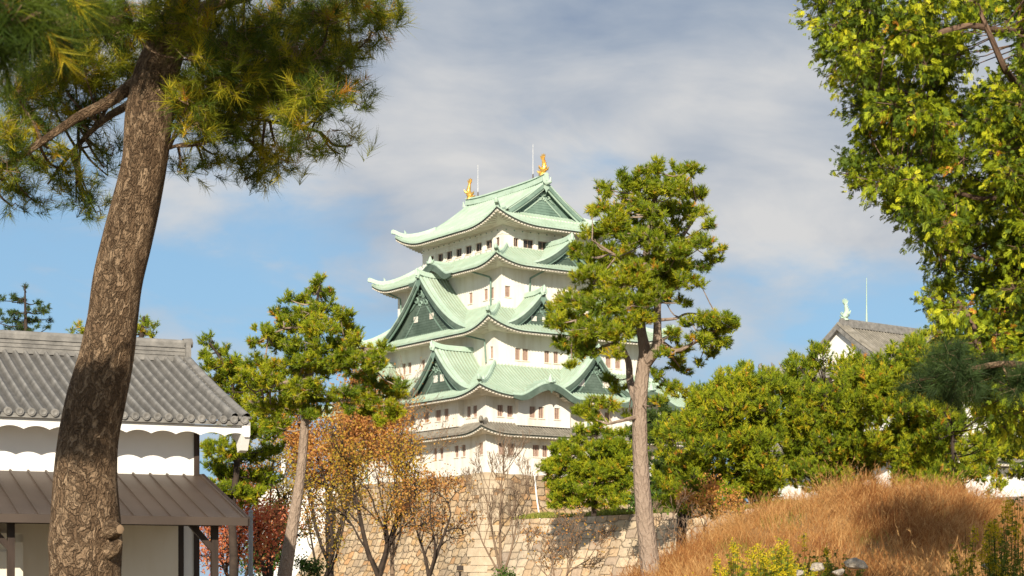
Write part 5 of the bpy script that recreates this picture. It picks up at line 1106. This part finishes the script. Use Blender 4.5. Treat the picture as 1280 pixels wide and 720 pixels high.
# ------------------------------------------------------------------ broadleaf trees
def grow(segs, tips, p, d, L, r, lev, spread, upb, r_, kids=(2, 3), shrink=.74, bend=.18):
    n = 4; q = p
    for i in range(n):
        d = nrm(d + r_.normal(0, bend, 3) + np.array([0, 0, upb])); q2 = q + d * L / n; ra = r * (1 - .35 * i / n); rb = r * (1 - .35 * (i + 1) / n); segs.append((q, q2, ra, rb)); q = q2
        if lev > 0 and i >= 1 and r_.random() < .45:
            pd = nrm(np.cross(d, r_.normal(0, 1, 3))); grow(segs, tips, q, nrm(d * math.cos(spread) + pd * math.sin(spread)), L * shrink * .7, r * .42, lev - 1, spread, upb, r_, kids, shrink, bend)
    if lev == 0: tips.append(q); return
    for k in range(r_.integers(kids[0], kids[1] + 1)):
        pd = nrm(np.cross(d, r_.normal(0, 1, 3))); a = spread * r_.uniform(.5, 1.2)
        grow(segs, tips, q, nrm(d * math.cos(a) + pd * math.sin(a)), L * shrink * r_.uniform(.8, 1.15), r * .62, lev - 1, spread, upb, r_, kids, shrink, bend)
def broadleaf(name, label, D, px0, py0, stems, lev, r0, seed, leafm=None, keep_=1.0, ls=.1, K=6, sp=.2, bark_='bark_dark', spread=.5, upb=.08, cat='tree', group=None, shrink=.74, minr=.004, tint=None, leaf_tint_by_height=False):
    r_ = np.random.default_rng(seed); segs = []; tips = []; b = P(px0, py0, D); g0 = np.array([b[0], D, 0.0])
    for (px1, py1, fr) in stems:
        e = P(px1, py1, D + r_.uniform(-1, 1) * .4); v_ = e - b; L = np.linalg.norm(v_); m = b + v_ * .5 + r_.normal(0, .06 * L, 3); path = smooth_path([b, m, e], 7)
        for i in range(6): segs.append((path[i], path[i + 1], r0 * fr * (1 - i * .09), r0 * fr * (1 - (i + 1) * .09)))
        for i in (3, 4, 5):
            d = nrm(path[i] - path[i - 1]); pd = nrm(np.cross(d, r_.normal(0, 1, 3))); grow(segs, tips, path[i], nrm(d + pd * .7), L * .33, r0 * fr * .4, lev - 1, spread, upb, r_, shrink=shrink)
        grow(segs, tips, e, nrm(v_), L * .36, r0 * fr * .45, lev, spread, upb, r_, shrink=shrink)
    mbw = MB(); A = np.array([s[0] for s in segs]); B = np.array([s[1] for s in segs]); ra = np.maximum([s[2] for s in segs], minr); rb = np.maximum([s[3] for s in segs], minr)
    sticks(mbw, A, B, ra, rb); tube(mbw, [g0, (g0 + b) / 2 + [.05, 0, 0], b], [r0 * 1.5, r0 * 1.25, r0 * 1.05], 8)
    mbc = None
    if leafm:
        mbc = MB(); T = np.array(tips); e_ = np.array([(s[0] + s[1]) / 2 for s in segs if s[2] < r0 * .22]); pool = np.concatenate([T, e_]) if len(e_) else T
        pool = pool[r_.random(len(pool)) < keep_]; tt = None
        if tint: tt = r_.uniform(*tint, len(pool))
        if len(pool): leaves(mbc, pool, ls, K, sp, tt)
    return tree(name, label, cat, g0, mbw, mbc, M[bark_], M[leafm] if leafm else None, group)
broadleaf('autumn_tree', 'tall russet-orange autumn tree right behind the slender pine trunk', 82, 412, 705, [(402, 590, 1), (425, 575, 1), (438, 600, .8), (388, 610, .7)], 4, .16, 21, 'autumn', .38, .13, 7, .32, upb=.05, spread=.5)
broadleaf('maple_tree', 'yellow-leaved young maple low between the slender pine and the dark forked tree', 76, 402, 735, [(385, 650, .8), (410, 640, 1), (430, 655, .8)], 3, .10, 23, 'yellowleaf', .24, .11, 5, .26, upb=.02)
broadleaf('autumn_tree', 'dark forked tree with sparse brown and amber leaves before the keep base', 70, 473, 722, [(445, 620, 1), (500, 635, 1.1), (470, 640, .7)], 4, .15, 25, 'yellowleaf', .13, .11, 5, .26, upb=.04, tint=(.3, 1))
broadleaf('bare_tree', 'low dark bare tree with a few orange leaf tips right of the dark forked tree', 68, 536, 722, [(520, 660, .8), (560, 655, .9), (538, 650, .7)], 4, .11, 27, 'autumn', .10, .10, 4, .15, upb=.03)
broadleaf('bare_tree', 'pale upright bare tree with a fan of thin twigs before the keep base corner', 66, 627, 722, [(610, 640, .7), (626, 625, .9), (648, 645, .7), (596, 655, .5)], 4, .09, 29, None, bark_='bark_twig', upb=.12, spread=.34, minr=.006)
broadleaf('bare_tree', 'tall bare twiggy tree behind the amber tree, reaching the keep windows', 90, 490, 700, [(470, 590, .7), (495, 570, .9), (515, 590, .7)], 4, .10, 31, 'autumn', .05, .10, 3, .2, bark_='bark_twig', upb=.10, spread=.42, minr=.008)
broadleaf('bare_tree', 'leafless reddish shrub-like tree at the foot of the rampart, left of the tall pine trunk', 60, 700, 745, [(690, 700, .7), (715, 690, .8), (735, 700, .7), (670, 705, .6)], 4, .06, 33, 'autumn', .03, .08, 3, .2, bark_='bark_twig', upb=.08, spread=.45, minr=.006)
broadleaf('red_maple', 'bright red maple beside the lean-to post under the brown roof', 62, 292, 760, [(270, 690, 1), (300, 670, 1), (315, 690, .8), (285, 680, .8)], 4, .10, 35, 'redleaf', .22, .10, 5, .28, upb=.0)
broadleaf('dark_tree', 'dark-stemmed tree with dull green leaves between the red maple and the grey poles', 66, 335, 735, [(322, 650, .9), (350, 645, 1), (338, 630, .8)], 3, .13, 37, 'yellowleaf', .3, .12, 5, .25, upb=.02, tint=(0, .5))
broadleaf('bare_shrub', 'small reddish bare shrub right of the tall pine trunk against the rampart', 50, 838, 700, [(825, 660, .6), (845, 650, .7), (858, 665, .6)], 3, .03, 39, None, bark_='bark_twig', minr=.005, cat='shrub')
broadleaf('bare_shrub', 'low dark bare shrub at the hedge foot near the rampart end', 56, 880, 660, [(870, 635, .6), (890, 630, .7), (905, 640, .6)], 3, .03, 41, 'autumn', .2, .09, 4, .15, bark_='bark_dark', minr=.005, cat='shrub')
def bush(label, D, cl, leaf='shrub', name='green_shrub', ls=.12, dens=.5):
    mbc = MB(); mbw = MB(); g0 = P(cl[0][0], HZ, D) * [1, 1, 0]
    for (a, b, rx, ry) in cl:
        c = P(a, b, D + rng.uniform(-.5, .5)); r = np.array([rx, rx, ry]) * D / F; p, d = clump_pts(c, r, int(dens * rx * ry), .4); leaves(mbc, p, ls, 6, ls)
        tube(mbw, [g0, (g0 + c) / 2 + [0.05, 0, 0], c], [.05, .035, .01], 6); sticks(mbw, np.repeat(c[None], len(p), 0), p, .006, .003)
    return tree(name, label, 'shrub', g0, mbw, mbc, M['bark_dark'], M[leaf])
bush('rounded green shrub between the two grey poles', 72, [(335, 690, 26, 22), (355, 665, 16, 20), (320, 705, 22, 16), (345, 640, 12, 14)])
bush('low green shrub right of the slender pine trunk foot', 70, [(392, 712, 16, 12), (378, 705, 10, 8)])
bush('tiny green shrub below the pale bare tree', 64, [(632, 722, 12, 9)])
bush('dark glossy shrub on the rampart behind the tall pine trunk', 150, [(820, 622, 26, 14), (845, 620, 18, 12), (795, 630, 10, 8)], ls=.3)

# ------------------------------------------------------------------ grassy mound
def mound_h(x, y):
    q = np.interp(x, [2.2, 3.4, 4.2, 5.2, 7.2, 8.7, 10.5, 12.7, 18, 30], [0, .1, .5, 1.1, 1.9, 2.3, 2.15, 1.75, 1.2, .9]) + EYE * np.interp(x, [1.5, 3.2], [0, .98])
    k = np.clip((y - 20) / (46 - 20), 0, 1); k = k ** 1.5; b = np.clip((75 - y) / 18, 0, 1); b = b * b * (3 - 2 * b)
    rise = EYE * .80 * np.clip((y - 12) / 9, 0, 1) * np.interp(x, [1.5, 3.2], [0, 1]); t = np.minimum(k * 1.05, 1)
    return np.maximum(rise, q * t) * b + .10 * np.sin(x * 1.3 + y * .4) * np.sin(y * .7) * (q > .3) * b * k + .003
xs = np.linspace(1, 34, 110); ys = np.linspace(10, 76, 160); XX, YY = np.meshgrid(xs, ys, indexing='ij'); mb = MB()
ed = np.clip((34 - XX) / 3, 0, 1)
mb.add(np.stack([XX, YY, mound_h(XX, YY) * ed], -1), grid_faces(110, 160), 0, None, None, True); structure(mb.build('hillock', M['soil']))
def on_mound(x0, x1, y0, y1):
    def f(n):
        y = rng.uniform(y0, y1, n); a = (y - y0) / (y1 - y0); x = rng.uniform(x0, x1, n); x = np.where(rng.uniform(0, 1, n) < .3, x, x0 + (x - x0)); m = (x / y < .31) & (mound_h(x, y) > .8)
        x, y = x[m], y[m]; return np.stack([x, y, mound_h(x, y) - .03], -1)
    return f
def tall_grass(n, area, L, W, tint, plume=.25, lean=.22):
    """clustered tufts: each tuft leans its own way and has its own height and tone"""
    mb = MB(); per = 16; B0 = area(int(n / per * 2.2)); m0 = len(B0)
    if m0 > n // per: B0 = B0[:n // per]
    m0 = len(B0); k = m0 * per; off = rng.normal(0, .10, (k, 3)) * [1, 1, 0]; B = np.repeat(B0, per, 0) + off
    hv = .55 + .75 * np.clip(.5 + .5 * np.sin(B0[:, 0] * 1.9 + 1) * np.sin(B0[:, 1] * 1.3 + B0[:, 0]) + rng.normal(0, .22, m0), 0, 1.2)
    l = L * np.repeat(hv, per) * rng.uniform(.55, 1.2, k); ld = np.repeat(rng.normal(0, lean, (m0, 2)) + [.10, -.04], per, 0)
    d = nrm(np.concatenate([ld + off[:, :2] * 2.4 + rng.normal(0, lean * .6, (k, 2)), np.ones((k, 1))], 1)); mid = B + d * (l * .55)[:, None]
    d2 = nrm(d + np.concatenate([ld * 1.2 + rng.normal(0, lean, (k, 2)), -.35 * np.ones((k, 1))], 1)); t_ = mid + d2 * (l * .45)[:, None]
    a = rng.uniform(0, 6.28, k); s_ = np.stack([np.cos(a), np.sin(a), 0 * a], -1); w_ = W * rng.uniform(.5, 1.3, k)[:, None]
    V = np.stack([B - s_ * w_ / 2, B + s_ * w_ / 2, mid + s_ * w_ * .4, mid - s_ * w_ * .4, t_], 1).reshape(-1, 3); b = np.arange(k)[:, None] * 5
    tn = np.clip(np.repeat(rng.uniform(*tint, m0), per) + rng.normal(0, .1, k), 0, 1); tn5 = np.repeat(tn, 5)
    mb.add(V, np.array([[0, 1, 2, 3]]) + b, 0, None, tn5); mb.F.append((np.array([[3, 2, 4]]) + b, 0, False))
    q = int(k * plume); ix = rng.permutation(k)[:q]
    if q:
        dd = nrm(d2[ix] + [0, 0, .4]); needles(mb, t_[ix], dd, .10, .006, 8, 4, 32, .9, tint=np.clip(tn[ix] + .15, 0, 1))
    return mb
# patches of different tone
mbs = []
mb = tall_grass(52000, on_mound(2.6, 20, 24, 50), .62, .010, (.35, 1.0)); o = mb.build('dry_grass', M['dry']); o['kind'] = 'stuff'; tag(o, 'tall straw-coloured dry grass covering the mound', 'grass')
def patchy(n):
    p = on_mound(2.6, 20, 23, 49)(n * 3); m = (np.sin(p[:, 0] * 1.1 + 1) * np.sin(p[:, 1] * .35 + p[:, 0] * .3) + .35 * np.sin(p[:, 0] * 3.1) > .12); return p[m][:n]
mb = tall_grass(26000, patchy, .70, .009, (0.0, .38), .5, .3); o = mb.build('russet_grass', M['dry']); o['kind'] = 'stuff'; tag(o, 'russet brown weeds growing in patches through the dry grass', 'grass')
def scatter_green(n):
    p = on_mound(2.6, 20, 21, 48)(n * 4); m = np.sin(p[:, 0] * 2.3 + 2) * np.sin(p[:, 1] * .8 + p[:, 0]) > .55; return p[m][:n]
mb = tall_grass(5000, scatter_green, .45, .012, (0.0, .9), 0, .35); o = mb.build('green_undergrowth', M['greengrass']); o['kind'] = 'stuff'; tag(o, 'thin olive green weeds scattered between the dry stalks', 'weeds')
def mid_pale(n):
    p = on_mound(2.6, 20, 23, 49)(n * 3); m = np.sin(p[:, 0] * 1.7 + 4) * np.sin(p[:, 1] * .5 - p[:, 0] * .6) > .2; return p[m][:n]
mb = tall_grass(12000, mid_pale, .85, .009, (.75, 1.0), .7, .45); o = mb.build('pampas_grass', M['dry']); o['kind'] = 'stuff'; tag(o, 'taller pale feathery grass standing above the rest of the mound', 'grass')
# green undergrowth in front
def fronty(n): return on_mound(2.6, 12, 19, 25)(n)
mb = tall_grass(9000, fronty, .35, .010, (.3, .9), .1); o = mb.build('short_dry_grass', M['dry']); o['kind'] = 'stuff'; tag(o, 'shorter dry grass at the near foot of the mound', 'grass')
# goldenrod plants: individual stems in clumps
def goldenrod(px_, top, D, label, seed, n=26, spread=.35, flower=.5):
    r_ = np.random.default_rng(seed); X = (px_ - 640) / F * D; zg = float(mound_h(np.array(X), np.array(D))); H = EYE + (HZ - top) / F * D - zg; H = max(H, .25)
    mbs_ = MB(); mbl = MB(); e = empty('goldenrod', (X, D, zg), label, 'plant', 'yellow-green flowering plants at the foot of the mound')
    for i in range(n):
        b = np.array([X + r_.normal(0, spread * .6), D + r_.normal(0, .3), 0]); b[2] = mound_h(b[0], b[1]) - .02; h = H * r_.uniform(.6, 1.05); t_ = b + [r_.normal(0, .08), r_.normal(0, .06), h]; m = (b + t_) / 2 + r_.normal(0, .02, 3)
        sticks(mbs_, [b, m], [m, t_], [.006, .004], [.004, .002]); f = r_.uniform(.15, 1, 30)[:, None]; p = b + (t_ - b) * f; d = nrm(np.concatenate([r_.normal(0, 1, (30, 2)), r_.uniform(.2, 1.2, (30, 1))], 1))
        sprays(mbl, p, d, .075 * (1.25 - f[:, 0] * .6), .012, 6, r_.uniform(.05, .44, 30), .3)
        if r_.random() < flower: p = t_ - np.array([0, 0, 1]) * r_.uniform(0, .14, 34)[:, None] * 1.0 + r_.normal(0, .022, (34, 3)); leaves(mbl, p, .02, 4, .012, r_.uniform(.55, 1, 34))
    mbs_.build('stem', M['shrub'], e, origin=(X, D, zg))['kind'] = 'stuff'; mbl.build('foliage', M['goldenrod'], e, origin=(X, D, zg))
for i, (a, t_, D_, lb, fl_, nn) in enumerate([(880, 705, 21, 'low goldenrod clump nearest the foot of the tall pine trunk', .8, 24), (905, 708, 22, 'small yellow goldenrod clump left of the tall central one', .9, 20), (938, 694, 21, 'leafy yellow-green plant left of the tallest goldenrod', .4, 26), (965, 683, 21.5, 'tallest goldenrod with bright yellow flower heads left of the rocks', .9, 34), (990, 698, 21, 'goldenrod with yellow-green leaves just left of the rocks', .6, 24), (1040, 686, 22, 'green leafy weed standing between the rocks', .05, 26), (1236, 660, 18, 'tall yellow-green weed left of the right picture edge', .35, 34), (1265, 625, 18, 'tallest green weed at the right picture edge', .25, 44), (1210, 695, 18.5, 'low weed beside the shaded stones at the right', .2, 18)]):
    goldenrod(a, t_, D_, lb, 100 + i, nn, .38 if a < 1200 else .3, fl_)
# rocks
def rock(px_, py_, rx, ry, D, label, seed):
    r_ = np.random.default_rng(seed); c = P(px_, py_, D); k = 14; th = np.linspace(0, np.pi, k)[:, None]; ph = np.linspace(0, 2 * np.pi, 2 * k)[None, :]
    d = np.stack([np.sin(th) * np.cos(ph), np.sin(th) * np.sin(ph), np.cos(th) + 0 * ph], -1); rr = 1 + 0 * d[..., 0]
    for i in range(14): n = nrm(r_.normal(0, 1, 3)); t_ = r_.uniform(.45, .8); rr = np.minimum(rr, t_ / np.maximum((d * n).sum(-1), .05) if True else rr)
    rr = rr * (1 + .05 * np.sin(d[..., 0] * 9 + seed) * np.cos(d[..., 2] * 11)); V = d * rr[..., None] * np.array([rx, (rx + ry) / 2 * 1.1, ry]) * D / F * 1.15
    mb = MB(); mb.add(V + c, grid_faces(k, 2 * k), 0, None, None, False); o = mb.build('rock', M['rock'], origin=c); tag(o, label, 'rock')
for i, (a, b, rx, ry, lb) in enumerate([(1071, 702, 14, 8, 'largest pale rock half hidden by dry grass at the bottom'), (1022, 706, 10, 6, 'pale rock left of the green leafy weed'), (1000, 712, 7, 5, 'small stone right beside the goldenrod'), (1048, 711, 7, 5, 'small stone between the two larger rocks'), (1238, 704, 12, 6, 'shaded white stone below the tall weeds at the right')]):
    rock(a, b + 4, rx * 1.1, ry * 1.0, 20.5, lb, 50 + i)

# ------------------------------------------------------------------ poles and floodlight
def pole(px_, top, D, r, mat, label, name='utility_pole', cap=True):
    p = P(px_, top, D); e = empty(name, (p[0], p[1], 0), label, 'pole'); mb = MB(); tube(mb, [(0, 0, 0), (0, 0, p[2] * .5), (0, 0, p[2])], [r, r * .95, r * .9], 14); mb.build('shaft', M[mat], e)
    mb = MB(); tube(mb, [(0, 0, 0), (0, 0, .12)], [r * 2.2, r * 2], 14); mb.build('base_plate', M[mat], e)
    mb = MB(); tube(mb, [(0, 0, p[2]), (0, 0, p[2] + .06)], [r * 1.15, r * .7], 14); mb.build('cap', M[mat], e); return e, p
pole(313.5, 640, 52, .07, 'lead', 'short grey metal pole just right of the lean-to roof edge', 'metal_pole')
e, p = pole(354.5, 575, 74, .11, 'white_paint', 'taller pale concrete pole just left of the slender pine trunk', 'concrete_pole')
for zz in (.35, .55, .75):
    mb = MB(); tube(mb, [(0, 0, p[2] * zz), (0, 0, p[2] * zz + .12)], [.135, .135], 14); mb.build('band', M['lead'], e)
c = P(575, 712, 60); e = empty('floodlight', (c[0], c[1], 0), 'small black floodlight on a short stand in front of the stone base', 'lamp')
mb = MB(); tube(mb, [(0, 0, 0), (0, 0, c[2] - .05)], [.03, .03], 8); mb.build('stand', M['dark_wood'], e)
mb = MB(); mb.box(-.09, .09, -.07, .1, c[2] - .02, c[2] + .12); mb.box(-.11, .11, .1, .12, c[2] - .03, c[2] + .14); mb.build('lamp_housing', M['dark_wood'], e)
mb = MB(); mb.box(-.08, .08, .12, .125, c[2] + .0, c[2] + .11); mb.build('lamp_glass', M['lead'], e)
mb = MB(); tube(mb, [(-.1, 0, c[2] + .05), (-.12, 0, c[2] - .06), (.12, 0, c[2] - .06), (.1, 0, c[2] + .05)], .012, 6); mb.build('bracket', M['dark_wood'], e)
